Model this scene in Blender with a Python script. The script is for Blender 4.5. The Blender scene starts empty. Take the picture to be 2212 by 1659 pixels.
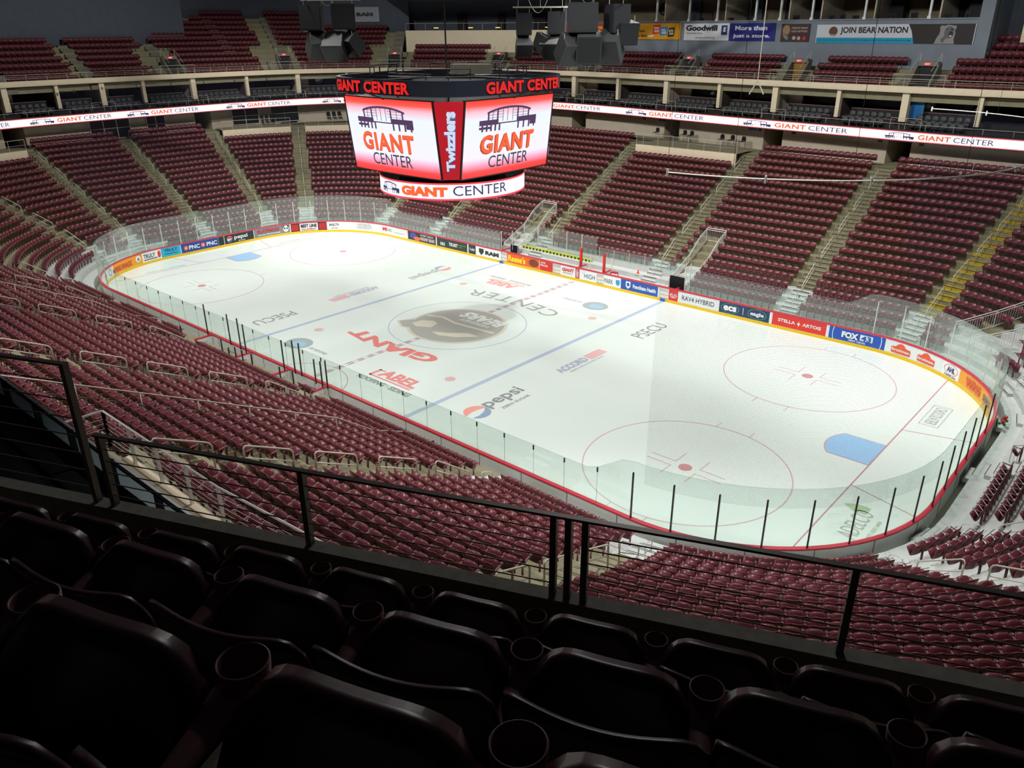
import bpy, bmesh, math, random
import numpy as np
from mathutils import Vector, Matrix
PI = math.pi
random.seed(7); rng = np.random.default_rng(7)
LP_MAIN, LP_SEAT, LP_NEAR = 6100, 12500, 5600
SC = bpy.context.scene; COL = SC.collection

# ------------------------------------------------------------------ camera, world, lights, exposure
CAM = (35.586, -34.743, 17.909); YAW, PITCH, ROLL, FOC = -.7253, .42276, -.00559, 1708.2
cd = bpy.data.cameras.new('camera'); cam = bpy.data.objects.new('camera', cd); COL.objects.link(cam)
fw = Vector((math.sin(YAW)*math.cos(PITCH), math.cos(YAW)*math.cos(PITCH), -math.sin(PITCH)))
rt0 = Vector((math.cos(YAW), -math.sin(YAW), 0)); up0 = rt0.cross(fw)
rt = rt0*math.cos(ROLL)+up0*math.sin(ROLL); up = -rt0*math.sin(ROLL)+up0*math.cos(ROLL)
m3 = Matrix((rt, up, -fw)).transposed(); cam.matrix_world = Matrix.Translation(CAM) @ m3.to_4x4()
cd.sensor_width = 36; cd.lens = 36*FOC/2212; cd.clip_start = .05; cd.clip_end = 400
SC.camera = cam
SC.view_settings.view_transform = 'Standard'; SC.view_settings.look = 'None'
SC.view_settings.exposure = 0.0; SC.view_settings.gamma = 1; SC.view_settings.use_curve_mapping = False
SC.cycles.max_bounces = 6; SC.cycles.diffuse_bounces = 3; SC.cycles.glossy_bounces = 3
SC.cycles.transparent_max_bounces = 24; SC.cycles.transmission_bounces = 4; SC.cycles.caustics_reflective = False
SC.cycles.caustics_refractive = False; SC.cycles.sample_clamp_indirect = 4
W = bpy.data.worlds.new('world'); SC.world = W; W.use_nodes = True
W.node_tree.nodes['Background'].inputs[0].default_value = (.55, .62, .75, 1)
W.node_tree.nodes['Background'].inputs[1].default_value = .03
def spot(x, y, z, tx, ty, power, size, blend=.6, rad=.35, col=(1, .985, .95), tz=0):
    l = bpy.data.lights.new('rink_and_fill_light', 'SPOT'); l.energy = power; l.spot_size = math.radians(size); l.spot_blend = blend
    l.shadow_soft_size = rad; l.color = col
    o = bpy.data.objects.new('rink_and_fill_light', l); COL.objects.link(o); o.location = (x, y, z)
    o.rotation_euler = (Vector((tx, ty, tz))-Vector((x, y, z))).to_track_quat('-Z', 'Y').to_euler()
for ix in range(4):
    for sy in (-1, 1):
        x = -22.5+15*ix
        spot(x, sy*9.5, 27, x*(.75 if abs(x) > 10 else 1.0), sy*2.0, LP_MAIN*((1.45 if x < 0 else 1.5) if abs(x) > 10 else .62), 108, rad=1.3)
    spot(x*1.1, 4, 27, x*1.45, 25, LP_SEAT, 110)
spot(-20, 0, 27, -42, 0, LP_SEAT, 110); spot(24, 0, 27, 40, 2, LP_NEAR*1.0, 84)
for x, k in ((-33, .55), (-22, .6), (-11, .7), (0, 1.0), (11, 1.5)): spot(x, -27, 24, x, -15, LP_NEAR*k, 94)
spot(12, -2, 26, 34.5, -32.5, 2600, 34, tz=15); spot(27, -20, 26, 34, -33, 700, 60, tz=15)  # two added fill spots to brighten the foreground deck, not arena fixtures
spot(25, -15, 27, 28.5, -21, LP_NEAR*2.2, 78)
def area(x, y, z, sx, sy, p, col=(1, .93, .82), rz=0):
    l = bpy.data.lights.new('house_light', 'AREA'); l.shape = 'RECTANGLE'; l.size = sx; l.size_y = sy; l.energy = p; l.color = col
    o = bpy.data.objects.new('house_light', l); COL.objects.link(o); o.location = (x, y, z); o.rotation_euler = (0, 0, rz)

# ------------------------------------------------------------------ materials
def mat(name, col, rough=.5, metal=0, emit=None, es=1, spec=.5, noise=0, nscale=8, alpha=1, bump=0):
    m = bpy.data.materials.new(name); m.use_nodes = True; nt = m.node_tree; b = nt.nodes['Principled BSDF']
    b.inputs['Base Color'].default_value = (*col, 1); b.inputs['Roughness'].default_value = rough
    b.inputs['Metallic'].default_value = metal; b.inputs['Specular IOR Level'].default_value = spec
    if emit: b.inputs['Emission Color'].default_value = (*emit, 1); b.inputs['Emission Strength'].default_value = es
    if alpha < 1: b.inputs['Alpha'].default_value = alpha
    if noise or bump:
        tc = nt.nodes.new('ShaderNodeTexCoord'); n = nt.nodes.new('ShaderNodeTexNoise'); n.inputs['Scale'].default_value = nscale
        n.inputs['Detail'].default_value = 5; nt.links.new(tc.outputs['Object'], n.inputs['Vector'])
        if noise:
            r = nt.nodes.new('ShaderNodeMix'); r.data_type = 'RGBA'; nt.links.new(n.outputs['Fac'], r.inputs[0])
            r.inputs[6].default_value = (*[max(0, c*(1-noise)) for c in col], 1); r.inputs[7].default_value = (*[min(1, c*(1+noise)) for c in col], 1)
            nt.links.new(r.outputs[2], b.inputs['Base Color'])
        if bump:
            bp = nt.nodes.new('ShaderNodeBump'); bp.inputs['Strength'].default_value = bump; nt.links.new(n.outputs['Fac'], bp.inputs['Height'])
            nt.links.new(bp.outputs[0], b.inputs['Normal'])
    return m
def srgb(r, g, b):
    f = lambda c: (c/255/12.92 if c/255 <= .04045 else ((c/255+.055)/1.055)**2.4)
    return (f(r), f(g), f(b))
M = {}
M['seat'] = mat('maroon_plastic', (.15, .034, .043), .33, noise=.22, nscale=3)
M['seat_shaded'] = mat('shaded_maroon_plastic', (.05, .008, .014), .34, noise=.2, nscale=5)  # same maroon plastic, darkened to carry the shade on the foreground seats
M['arm'] = mat('maroon_arm_plastic', (.22, .085, .1), .5, noise=.15)
M['concrete'] = mat('olive_concrete', (.25, .23, .14), .8, noise=.25, nscale=1.5)
M['concrete_g'] = mat('grey_concrete', (.18, .17, .13), .85, noise=.35, nscale=6, bump=.2)
M['alu'] = mat('brushed_aluminium_tread', (.55, .58, .56), .45, noise=.12, nscale=2)
M['rail'] = mat('galvanised_rail', (.6, .58, .48), .45, metal=.1)
M['white_rail'] = mat('white_steel_rail', (.72, .72, .68), .4, metal=.2)
M['dark_metal'] = mat('dark_metal', (.035, .033, .033), .4, metal=.4)
M['black'] = mat('black_plastic', (.012, .013, .015), .5)
M['beige'] = mat('beige_paint', (.8, .69, .5), .75, noise=.08, nscale=2)
M['beige_wall'] = mat('beige_block_wall', (.54, .47, .37), .85, noise=.12, nscale=1.2)
M['blue_wall'] = mat('blue_grey_wall', (.2, .235, .28), .85, noise=.12, nscale=1.4)
M['slate'] = mat('slate_wall', (.085, .1, .13), .9, noise=.15, nscale=1.4)
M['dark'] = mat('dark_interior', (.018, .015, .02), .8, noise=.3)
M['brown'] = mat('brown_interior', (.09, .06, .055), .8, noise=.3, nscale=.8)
M['counter'] = mat('pink_stone_counter', (.2, .12, .115), .5)
M['grey_seat'] = mat('grey_chair_vinyl', (.05, .058, .06), .45, noise=.2)
M['white'] = mat('white_board', (.78, .8, .8), .4, noise=.03, nscale=1)
M['white_outer'] = mat('white_board_outer', (.86, .88, .87), .5, noise=.04, nscale=1)
M['red'] = mat('red_cap', (.62, .03, .06), .4)
M['redpad'] = mat('red_padding', (.7, .02, .02), .5)
M['yellow'] = mat('yellow_kickplate', (.78, .5, .01), .4)
M['yellow_step'] = mat('yellow_painted_step', (.42, .33, .03), .7, noise=.3, nscale=4)
M['hivis'] = mat('green_yellow_plastic', (.5, .6, .05), .6, noise=.3, nscale=3)
M['cone'] = mat('orange_cone', (.8, .1, .01), .5)
M['bluepad'] = mat('blue_board_mark', (.03, .12, .45), .4)
def glassmat(name, tint, fac, rough=.03):
    m = bpy.data.materials.new(name); m.use_nodes = True; nt = m.node_tree; nt.nodes.clear()
    o = nt.nodes.new('ShaderNodeOutputMaterial'); t = nt.nodes.new('ShaderNodeBsdfTransparent'); t.inputs[0].default_value = (*tint, 1)
    g = nt.nodes.new('ShaderNodeBsdfGlossy'); g.inputs['Roughness'].default_value = rough; g.inputs[0].default_value = (.9, .95, .93, 1)
    d = nt.nodes.new('ShaderNodeBsdfDiffuse'); d.inputs[0].default_value = (.75, .82, .8, 1)
    f = nt.nodes.new('ShaderNodeFresnel'); f.inputs[0].default_value = 1.45
    a = nt.nodes.new('ShaderNodeMixShader'); b = nt.nodes.new('ShaderNodeMixShader'); a.inputs[0].default_value = fac
    nt.links.new(t.outputs[0], a.inputs[1]); nt.links.new(d.outputs[0], a.inputs[2])
    mu = nt.nodes.new('ShaderNodeMath'); mu.operation = 'MULTIPLY'; mu.inputs[1].default_value = .1; nt.links.new(f.outputs[0], mu.inputs[0])
    nt.links.new(mu.outputs[0], b.inputs[0]); nt.links.new(a.outputs[0], b.inputs[1]); nt.links.new(g.outputs[0], b.inputs[2])
    nt.links.new(b.outputs[0], o.inputs[0]); return m
M['glass'] = glassmat('rink_glass', (.94, .985, .965), .085)
M['glass_edge'] = mat('glass_edge_green', (.12, .3, .26), .3)
M['dark_glass'] = mat('dark_window_glass', (.01, .015, .02), .08)
def netmat():
    m = bpy.data.materials.new('black_net'); m.use_nodes = True; nt = m.node_tree; nt.nodes.clear()
    o = nt.nodes.new('ShaderNodeOutputMaterial'); t = nt.nodes.new('ShaderNodeBsdfTransparent'); d = nt.nodes.new('ShaderNodeBsdfDiffuse')
    d.inputs[0].default_value = (.02, .022, .035, 1); x = nt.nodes.new('ShaderNodeMixShader')
    uv = nt.nodes.new('ShaderNodeUVMap'); sp = nt.nodes.new('ShaderNodeSeparateXYZ'); nt.links.new(uv.outputs[0], sp.inputs[0])
    outs = []
    for ax in (0, 1):
        fr = nt.nodes.new('ShaderNodeMath'); fr.operation = 'FRACT'; nt.links.new(sp.outputs[ax], fr.inputs[0])
        lt = nt.nodes.new('ShaderNodeMath'); lt.operation = 'LESS_THAN'; lt.inputs[1].default_value = .06; nt.links.new(fr.outputs[0], lt.inputs[0]); outs.append(lt)
    mx = nt.nodes.new('ShaderNodeMath'); mx.operation = 'MAXIMUM'; nt.links.new(outs[0].outputs[0], mx.inputs[0]); nt.links.new(outs[1].outputs[0], mx.inputs[1])
    nt.links.new(mx.outputs[0], x.inputs[0]); nt.links.new(t.outputs[0], x.inputs[1]); nt.links.new(d.outputs[0], x.inputs[2]); nt.links.new(x.outputs[0], o.inputs[0])
    return m
M['net'] = netmat()
FL = {}
def flat(r, g, b, e=0, rough=.45):
    k = (r, g, b, e)
    if k not in FL:
        c = srgb(r, g, b); FL[k] = mat('print_%d_%d_%d' % (r, g, b), c if not e else (0, 0, 0), rough, emit=c if e else None, es=e)
    return FL[k]

# ------------------------------------------------------------------ mesh helpers
def link(name, me, m, parent=None):
    o = bpy.data.objects.new(name, me); COL.objects.link(o)
    if m is not None:
        for mm in (m if isinstance(m, (list, tuple)) else [m]): me.materials.append(mm)
    if parent is not None: o.parent = parent
    return o
class MB:
    def __init__(s): s.v = []; s.f = []; s.mi = []
    def add(s, V, F, mi=0):
        n = len(s.v); s.v += [tuple(map(float, p)) for p in V]; s.f += [tuple(i+n for i in f) for f in F]; s.mi += [mi]*len(F)
    def hexa(s, P, mi=0):   # 8 points: bottom 4 CCW, top 4 CCW
        s.add(P, [(3, 2, 1, 0), (4, 5, 6, 7), (0, 1, 5, 4), (1, 2, 6, 5), (2, 3, 7, 6), (3, 0, 4, 7)], mi)
    def box(s, cx, cy, z0, z1, sx, sy, rz=0, mi=0):
        c, q = math.cos(rz), math.sin(rz); P = []
        for z in (z0, z1):
            for a, b in ((-1, -1), (1, -1), (1, 1), (-1, 1)):
                x, y = a*sx/2, b*sy/2; P.append((cx+x*c-y*q, cy+x*q+y*c, z))
        s.hexa(P, mi)
    def bar(s, a, b, w, h, mi=0):  # rectangular bar between points
        a, b = Vector(a), Vector(b); d = (b-a).normalized(); r = d.cross(Vector((0, 0, 1)))
        if r.length < 1e-3: r = Vector((1, 0, 0))
        r.normalize(); u = r.cross(d); P = []
        for p in (a, b):
            for x, y in ((-1, -1), (1, -1), (1, 1), (-1, 1)): P.append(p+r*x*w/2+u*y*h/2)
        s.hexa(P, mi)
    def tube(s, pts, r, n=6, mi=0, closed=False):
        pts = [Vector(p) for p in pts]; rings = []; N = len(pts); ref = None
        for i, p in enumerate(pts):
            if closed: t = (pts[(i+1) % N]-pts[i-1])
            else: t = (pts[min(i+1, N-1)]-pts[max(i-1, 0)])
            t.normalize()
            if ref is None:
                ref = t.cross(Vector((0, 0, 1)))
                if ref.length < .1: ref = t.cross(Vector((1, 0, 0)))
            ref = (ref-t*ref.dot(t)).normalized(); b = t.cross(ref)
            rr = r[i] if isinstance(r, (list, tuple)) else r
            rings.append([p+(ref*math.cos(2*PI*k/n)+b*math.sin(2*PI*k/n))*rr for k in range(n)])
        V = [q for R_ in rings for q in R_]; F = []
        for i in range(N if closed else N-1):
            j = (i+1) % N
            for k in range(n): F.append((i*n+k, i*n+(k+1) % n, j*n+(k+1) % n, j*n+k))
        if not closed: F += [tuple(range(n-1, -1, -1)), tuple((N-1)*n+k for k in range(n))]
        s.add(V, F, mi)
    def cyl(s, x, y, z0, z1, r, n=10, r2=None, mi=0):
        s.tube([(x, y, z0), (x, y, z1)], [r, r if r2 is None else r2], n, mi)
    def strip(s, A, B, mi=0):
        n = len(A); s.add(list(A)+list(B), [(i, i+1, n+i+1, n+i) for i in range(n-1)], mi)
    def build(s, name, m, parent=None, smooth=False):
        me = bpy.data.meshes.new(name); me.from_pydata(s.v, [], s.f)
        if any(s.mi): me.polygons.foreach_set('material_index', s.mi)
        if smooth: me.polygons.foreach_set('use_smooth', [True]*len(s.f))
        me.update(); return link(name, me, m, parent)
def tag(o, label=None, cat=None, group=None, kind=None):
    if label: o['label'] = label
    if cat: o['category'] = cat
    if group: o['group'] = group
    if kind: o['kind'] = kind
    return o
def empty(name, loc=(0, 0, 0), rz=0):
    o = bpy.data.objects.new(name, None); COL.objects.link(o); o.location = loc; o.rotation_euler = (0, 0, rz); o.empty_display_size = .2; return o
ORD = 'nearest second third fourth fifth sixth seventh eighth ninth tenth eleventh twelfth thirteenth fourteenth fifteenth sixteenth seventeenth eighteenth nineteenth twentieth'.split()
TENS = {20: 'twenty', 30: 'thirty', 40: 'forty'}
def nth(i, first='first'):
    i += 1
    if i == 1: return first
    if i <= 20: return ORD[i-1]
    t = i//10*10; r = i-t
    return (TENS[t][:-1]+'ieth') if r == 0 else TENS[t]+'-'+(first if r == 1 and False else (['', 'first']+ORD[1:])[r])
# text: mesh of the built-in typeface, fitted to w x h and mapped through fn(x,y)->(X,Y,Z)
TXT = {}
def text_geo(body, bold=0.0, sp=1.0):
    k = (body, bold, sp)
    if k not in TXT:
        c = bpy.data.curves.new('t', 'FONT'); c.body = body; c.size = 1; c.offset = bold; c.space_character = sp; c.resolution_u = 3
        c.align_x = 'CENTER'; o = bpy.data.objects.new('t', c); COL.objects.link(o)
        me = bpy.data.meshes.new_from_object(o.evaluated_get(bpy.context.evaluated_depsgraph_get()))
        V = np.array([v.co[:2] for v in me.vertices]); F = [tuple(p.vertices) for p in me.polygons]
        bpy.data.objects.remove(o); bpy.data.curves.remove(c); bpy.data.meshes.remove(me)
        lo, hi = V.min(0), V.max(0); TXT[k] = ((V-(lo+hi)/2)/(hi-lo), F)
    return TXT[k]
def text(mb, body, fn, x, y, w, h, bold=.02, mi=0, shear=0, sp=1.0):
    V, F = text_geo(body, bold, sp); mb.add([fn(x+v[0]*w+shear*v[1]*h, y+v[1]*h) for v in V], F, mi)
def poly(mb, pts, fn, mi=0):
    mb.add([fn(*p) for p in pts], [tuple(range(len(pts)))], mi)
def rect(mb, x0, y0, x1, y1, fn, mi=0, n=1):
    A = [fn(x0+(x1-x0)*i/n, y0) for i in range(n+1)]; B = [fn(x0+(x1-x0)*i/n, y1) for i in range(n+1)]; mb.strip(A, B, mi)
def disc(mb, x, y, rx, ry, fn, mi=0, n=24, a0=0, a1=2*PI):
    if abs(a1-a0-2*PI) < 1e-6: poly(mb, [(x+rx*math.cos(2*PI*i/n), y+ry*math.sin(2*PI*i/n)) for i in range(n)], fn, mi)
    else: poly(mb, [(x+rx*math.cos(a0+(a1-a0)*i/n), y+ry*math.sin(a0+(a1-a0)*i/n)) for i in range(n+1)], fn, mi)
def ringp(mb, x, y, r0, r1, fn, mi=0, n=48, a0=0, a1=2*PI, k=1):
    A = [fn(x+r0*math.cos(a0+(a1-a0)*i/n), y+k*r0*math.sin(a0+(a1-a0)*i/n)) for i in range(n+1)]
    B = [fn(x+r1*math.cos(a0+(a1-a0)*i/n), y+k*r1*math.sin(a0+(a1-a0)*i/n)) for i in range(n+1)]; mb.strip(A, B, mi)
def arena_icon(mb, fn, x, y, w, h, mi=0):
    # arched truss roof over two blocks and a glazed middle
    f = lambda a, b: fn(x+a*w, y+b*h)
    arch = lambda a, k=1: -.1+.6*k*math.sqrt(max(0, 1-(a/.52)**2))
    n = 18; xs = [-.38+.76*i/n for i in range(n+1)]
    mb.strip([f(a, arch(a)-.09) for a in xs], [f(a, arch(a)) for a in xs], mi)
    for a in (-.36, -.21, .14, .34): rect(mb, a-.012, -.2, a+.014, arch(a)-.02, f, mi)
    for a in (-.12, -.04, .05, .24, -.29): rect(mb, a-.004, -.12, a+.005, arch(a)-.02, f, mi)
    for b in (.06, .18, .3):
        e = .52*math.sqrt(max(0, 1-((b+.1)/.6)**2))-.03; rect(mb, -min(e, .36), b-.008, min(e, .34), b+.008, f, mi)
    rect(mb, -.5, -.24, -.19, -.02, f, mi); rect(mb, .13, -.22, .5, .0, f, mi); rect(mb, -.19, -.22, .14, -.17, f, mi)
    for a in (-.45, -.38, -.31, -.24, -.17, .16, .26, .36, .46): rect(mb, a-.012, -.5, a+.016, -.2, f, mi)
    rect(mb, -.5, -.4, -.3, -.3, f, mi); rect(mb, .38, -.4, .5, -.2, f, mi)

# ------------------------------------------------------------------ the oval of the rink and its bowl
BX, BY, R = 30.48, 12.95, 8.53; CX, CY = BX-R, BY-R; QA = PI/2*R
TOT = 4*CX+4*CY+4*QA
def opt(s, d=0.0):
    """point and outward normal at arclength s along the boards, offset d outwards (a little less at the ends)"""
    s = s % TOT; rx, ry = R+.92*d, R+d
    if s < CX: return s, -CY-ry, 0., -1.
    s -= CX
    L = [(QA, 0), (2*CY, 1), (QA, 2), (2*CX, 3), (QA, 4), (2*CY, 5), (QA, 6), (CX, 7)]
    for l, k in L:
        if s <= l+1e-9: break
        s -= l
    t = s/R
    if k == 0: a = -PI/2+t; c = (CX, -CY)
    elif k == 1: return CX+rx, -CY+s, 1., 0.
    elif k == 2: a = t; c = (CX, CY)
    elif k == 3: return CX-s, CY+ry, 0., 1.
    elif k == 4: a = PI/2+t; c = (-CX, CY)
    elif k == 5: return -CX-rx, CY-s, -1., 0.
    elif k == 6: a = PI+t; c = (-CX, -CY)
    else: return -CX+s, -CY-ry, 0., -1.
    nx, ny = math.cos(a), math.sin(a); return c[0]+rx*nx, c[1]+ry*ny, nx, ny
S_END_R = CX+QA+CY            # middle of the right end
S_FAR = 2*CX+2*QA+2*CY-CX+0   # centre of the far side is at CX+2QA+2CY+CX
S_FAR = CX+2*QA+2*CY+CX; S_END_L = S_FAR+CX+QA+CY
def s_range(s0, s1, ds=.8):
    n = max(1, int((s1-s0)/ds)); return [s0+(s1-s0)*i/n for i in range(n+1)]
ROWS = {}
for k in range(1, 21):
    if k <= 16: ROWS[k] = (6.05+(14-k)*.81, 2.97+(14-k)*.406)
    else: ROWS[k] = (4.43-(k-16)*.8, 2.158-(k-16)*.352)
def zfloor(d):
    z = .3
    for k in range(20, 0, -1):
        if d >= ROWS[k][0]-.65: z = ROWS[k][1]
    return z
c12, c32, c10 = math.radians(12)*R, math.radians(32)*R, math.radians(10.5)*R
AISLE = {'n1': -16.6+TOT, 'n2': -5.5+TOT, 'n3': 5.6, 'n4': 16.7, 'r1': CX+c12, 'r2': CX+QA-c32, 'r3': CX+QA-c10, 'r4': S_END_R,
         'r5': CX+QA+2*CY+c10, 'r6': CX+QA+2*CY+c32, 'f5': CX+2*QA+2*CY-c12, 'f4': S_FAR-16.5, 'f3': S_FAR-5.75, 'f2': S_FAR+5.2, 'f1': S_FAR+16.9,
         'l1': S_FAR+CX+c12, 'l2': S_FAR+CX+QA-c32, 'l3': S_FAR+CX+QA-c10, 'l4': S_END_L, 'l5': S_FAR+CX+QA+2*CY+c10, 'l6': S_FAR+CX+QA+2*CY+c32, 'l7': TOT-CX-c12}
AORD = sorted(AISLE, key=lambda k: AISLE[k])
RETR = lambda s, k: k >= 17 or (k >= 12 and CX+4 < s < CX+2*QA+2*CY-5)   # rows on metal telescopic treads
# upper ring (club level, suites, upper deck) follows its own smoother oval
CP = [(56, -30.2), (30, -30.2), (10, -30.2), (-10, -30.2), (-24, -30), (-34, -27.5), (-41, -21), (-44.2, -12), (-45.2, -3), (-45.3, 5), (-45.2, 13), (-43.6, 21), (-38.5, 28.3), (-30, 32.2), (-20, 33.6), (-12, 33.3), (-5, 32.3), (4, 31.1), (12, 30.2), (20, 29.5), (28, 29.2), (38, 28.5), (50, 25)]
def catmull(P, n=24):
    out = []
    for i in range(1, len(P)-2):
        p0, p1, p2, p3 = [np.array(P[j], float) for j in (i-1, i, i+1, i+2)]
        for k in range(n):
            t = k/n; out.append(.5*((2*p1)+(-p0+p2)*t+(2*p0-5*p1+4*p2-p3)*t*t+(-p0+3*p1-3*p2+p3)*t**3))
    return np.array(out)
RC = catmull(CP); RS = np.concatenate([[0], np.cumsum(np.linalg.norm(np.diff(RC, axis=0), axis=1))]); RS -= RS[24]
RT = np.gradient(RC, axis=0); RT /= np.linalg.norm(RT, axis=1)[:, None]; RN = np.stack([-RT[:, 1], RT[:, 0]], 1)
def rpt(s, o=0.0):
    x = np.interp(s, RS, RC[:, 0]); y = np.interp(s, RS, RC[:, 1]); nx = np.interp(s, RS, RN[:, 0]); ny = np.interp(s, RS, RN[:, 1])
    l = math.hypot(nx, ny); nx /= l; ny /= l
    return x+nx*o, y+ny*o, nx, ny
RS0, RS1 = -18., float(RS[-1])-.5
def in_view(x, y, z, m=.12):
    d = Vector((x, y, z))-Vector(CAM); w = d.dot(fw)
    if w < .3: return False
    u = FOC*d.dot(rt)/w/1106; v = FOC*d.dot(up)/w/829.5
    return abs(u) < 1+m and abs(v) < 1+m
def pix(x, y, z):
    d = Vector((x, y, z))-Vector(CAM); w = d.dot(fw); return 1106+FOC*d.dot(rt)/w, 829.5-FOC*d.dot(up)/w, w

# ------------------------------------------------------------------ ice surface and its painted marks
def oval_pts(d, ds=.6): return [opt(s, d)[:2] for s in s_range(0, TOT, ds)[:-1]]
icem = mat('white_ice', (.745, .835, .785), .22, noise=.035, nscale=.35, spec=.35)
ice = MB(); P = oval_pts(0); n = len(P)
ice.add([(x, y, 0) for x, y in P]+[(x, y, -.1) for x, y in P], [tuple(range(n))]+[(i, n+i, n+(i+1) % n, (i+1) % n) for i in range(n)])
ICE = tag(ice.build('ice_floor', icem), kind='structure')
slab = MB(); P = [opt(s, 40)[:2] for s in s_range(0, TOT, 3)[:-1]]; slab.add([(x, y, -.11) for x, y in P], [tuple(range(len(P)))])
tag(slab.build('floor', M['concrete_g']), kind='structure')
def paint(name, rgb, fn, label=None):
    mb = MB(); fn(mb); o = mb.build(name, flat(*rgb, 0, .3), ICE)
    if label: o['label'] = label
    return o
ZI = .004
g = lambda x, y: (x, y, ZI)
def bx(mb, x0, y0, x1, y1, z=ZI): mb.add([(x0, y0, z), (x1, y0, z), (x1, y1, z), (x0, y1, z)], [(0, 1, 2, 3)])
BLUE, RED_ = (182, 198, 219), (212, 160, 165)
paint('blue_line', BLUE, lambda m: bx(m, 7.62, -BY, 7.93, BY)); paint('blue_line', BLUE, lambda m: bx(m, -7.93, -BY, -7.62, BY))
def cl(m):
    bx(m, -.15, -BY, .15, -12.9+.0)
    for i in range(0, 34):
        y0 = -BY+.02+i*.76
        bx(m, -.15, y0, .15, min(y0+.44, BY)); bx(m, -.15, y0, -.11, y0+.76 if y0+.76 < BY else BY); bx(m, .11, y0, .15, y0+.76 if y0+.76 < BY else BY)
paint('centre_line', (212, 190, 190), cl)
yg = CY+math.sqrt(R*R-(27.13-CX)**2)
for sx in (-1, 1):
    paint('goal_line', (200, 140, 152), lambda m: bx(m, sx*27.13-.03, -yg, sx*27.13+.03, yg))
    def tz(m):
        for sy in (-1, 1):
            a, b = (sx*27.13, sy*3.35), (sx*30.45, sy*4.27); m.add([(a[0], a[1]-.025, ZI), (b[0], b[1]-.025, ZI), (b[0], b[1]+.025, ZI), (a[0], a[1]+.025, ZI)], [(0, 1, 2, 3)] if sx > 0 else [(3, 2, 1, 0)])
    paint('trapezoid_line', (200, 140, 152), tz)
    def crease(m, e=0.0, z=ZI):
        pts = [(27.1, -1.22+e)]+[(27.13-1.37-math.sqrt(max(0, 1.83**2-y*y))+.83+e, y) for y in [(-1.22+e)+(2.44-2*e)*i/14 for i in range(15)]]+[(27.1, 1.22-e)]
        m.add([(sx*x, y, z) for x, y in pts], [tuple(range(len(pts)))])
    paint('crease', (206, 160, 168), crease); paint('crease', (158, 200, 236), lambda m: crease(m, .05, ZI+.004))
    for sy in (-1, 1):
        cx_, cy_ = sx*21.03, sy*6.71
        def fc(m):
            ringp(m, cx_, cy_, 4.54, 4.60, g, n=72)
            for a in (-1, 1):
                for b in (-1, 1):
                    x0, y0 = cx_+a*.61, cy_+b*.23
                    bx(m, min(x0, x0+a*1.22), y0-.025, max(x0, x0+a*1.22), y0+.025); bx(m, x0-.025, min(y0, y0+b*.9), x0+.025, max(y0, y0+b*.9))
                    xx = cx_+a*.87; yy = cy_+b*math.sqrt(4.57**2-.87**2); bx(m, xx-.025, min(yy, yy+b*.6), xx+.025, max(yy, yy+b*.6))
        paint('faceoff_circle', (214, 182, 186), fc)
        paint('faceoff_spot', (204, 150, 150), lambda m: disc(m, cx_, cy_, .31, .31, g))
        paint('faceoff_spot', (222, 188, 186), lambda m: disc(m, sx*6.1, sy*6.71, .31, .31, g))
paint('centre_circle', (176, 193, 216), lambda m: ringp(m, 0, 0, 4.54, 4.60, g, n=96))
paint('referee_crease', (205, 150, 155), lambda m: ringp(m, 0, -BY, 3.0, 3.05, g, a0=0, a1=PI))
# advert lettering frozen in the ice.  frame: origin, reading direction, up direction
def fr(ox, oy, rx, ry, ux, uy, z=ZI+.003): return lambda a, b: (ox+a*rx+b*ux, oy+a*ry+b*uy, z)
def ice_text(items, rgb, label, name='ice_advert'):
    mb = MB()
    for it in items: it(mb)
    o = mb.build(name, flat(*rgb, 0, .3), ICE); o['label'] = label; return o
f = fr(-.35, -5.75, -1, 0, 0, -1)
def arcf(cx_, cy_, r, sgn): # letters along an arc; a=arc position, b=radial
    def q(a, b):
        t = a/r; rr = r+sgn*b; return (cx_-math.sin(t)*rr, cy_-sgn*math.cos(t)*rr, ZI+.003)
    return q
ice_text([lambda m: text(m, 'GIANT', arcf(-.35, 12.3, 18, 1), 0, 0, 7.8, 1.15, .05)], (230, 134, 128), 'large red arched word on the near half of centre ice', 'ice_lettering')
ice_text([lambda m: text(m, 'CENTER', arcf(-.25, -8.5, 14.6, -1), 0, 0, 8.2, 1.25, 0, sp=1.15)], (164, 168, 168), 'large thin grey arched word on the far half of centre ice', 'ice_lettering')
fn = fr(4.0, -8.55, 1, 0, 0, 1)
ice_text([lambda m: text(m, 'ABEL', fn, 0, 0, 3.0, .95, .04), lambda m: rect(m, -1.9, -.7, 1.5, -.58, fn), lambda m: rect(m, -1.95, -.7, -1.75, .2, fn), lambda m: rect(m, -1.95, .1, -1.4, .2, fn)], (226, 140, 135), 'red word with underline near the near blue line')
ice_text([lambda m: text(m, 'ROOFING · SIDING', fn, -.1, -1.15, 4.3, .42, .03)], (132, 142, 138), 'grey small words under the red underlined word')
fm = fr(-3.9, 8.5, -1, 0, 0, -1)
ice_text([lambda m: text(m, 'ABEL', fm, 0, 0, 3.0, .95, .04), lambda m: rect(m, -1.9, -.7, 1.5, -.58, fm)], (228, 160, 156), 'red word with underline beside the far boards')
ice_text([lambda m: text(m, 'ROOFING · SIDING', fm, 0, -1.15, 4.1, .34, .02)], (165, 170, 170), 'grey small words beside the far boards')
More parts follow.
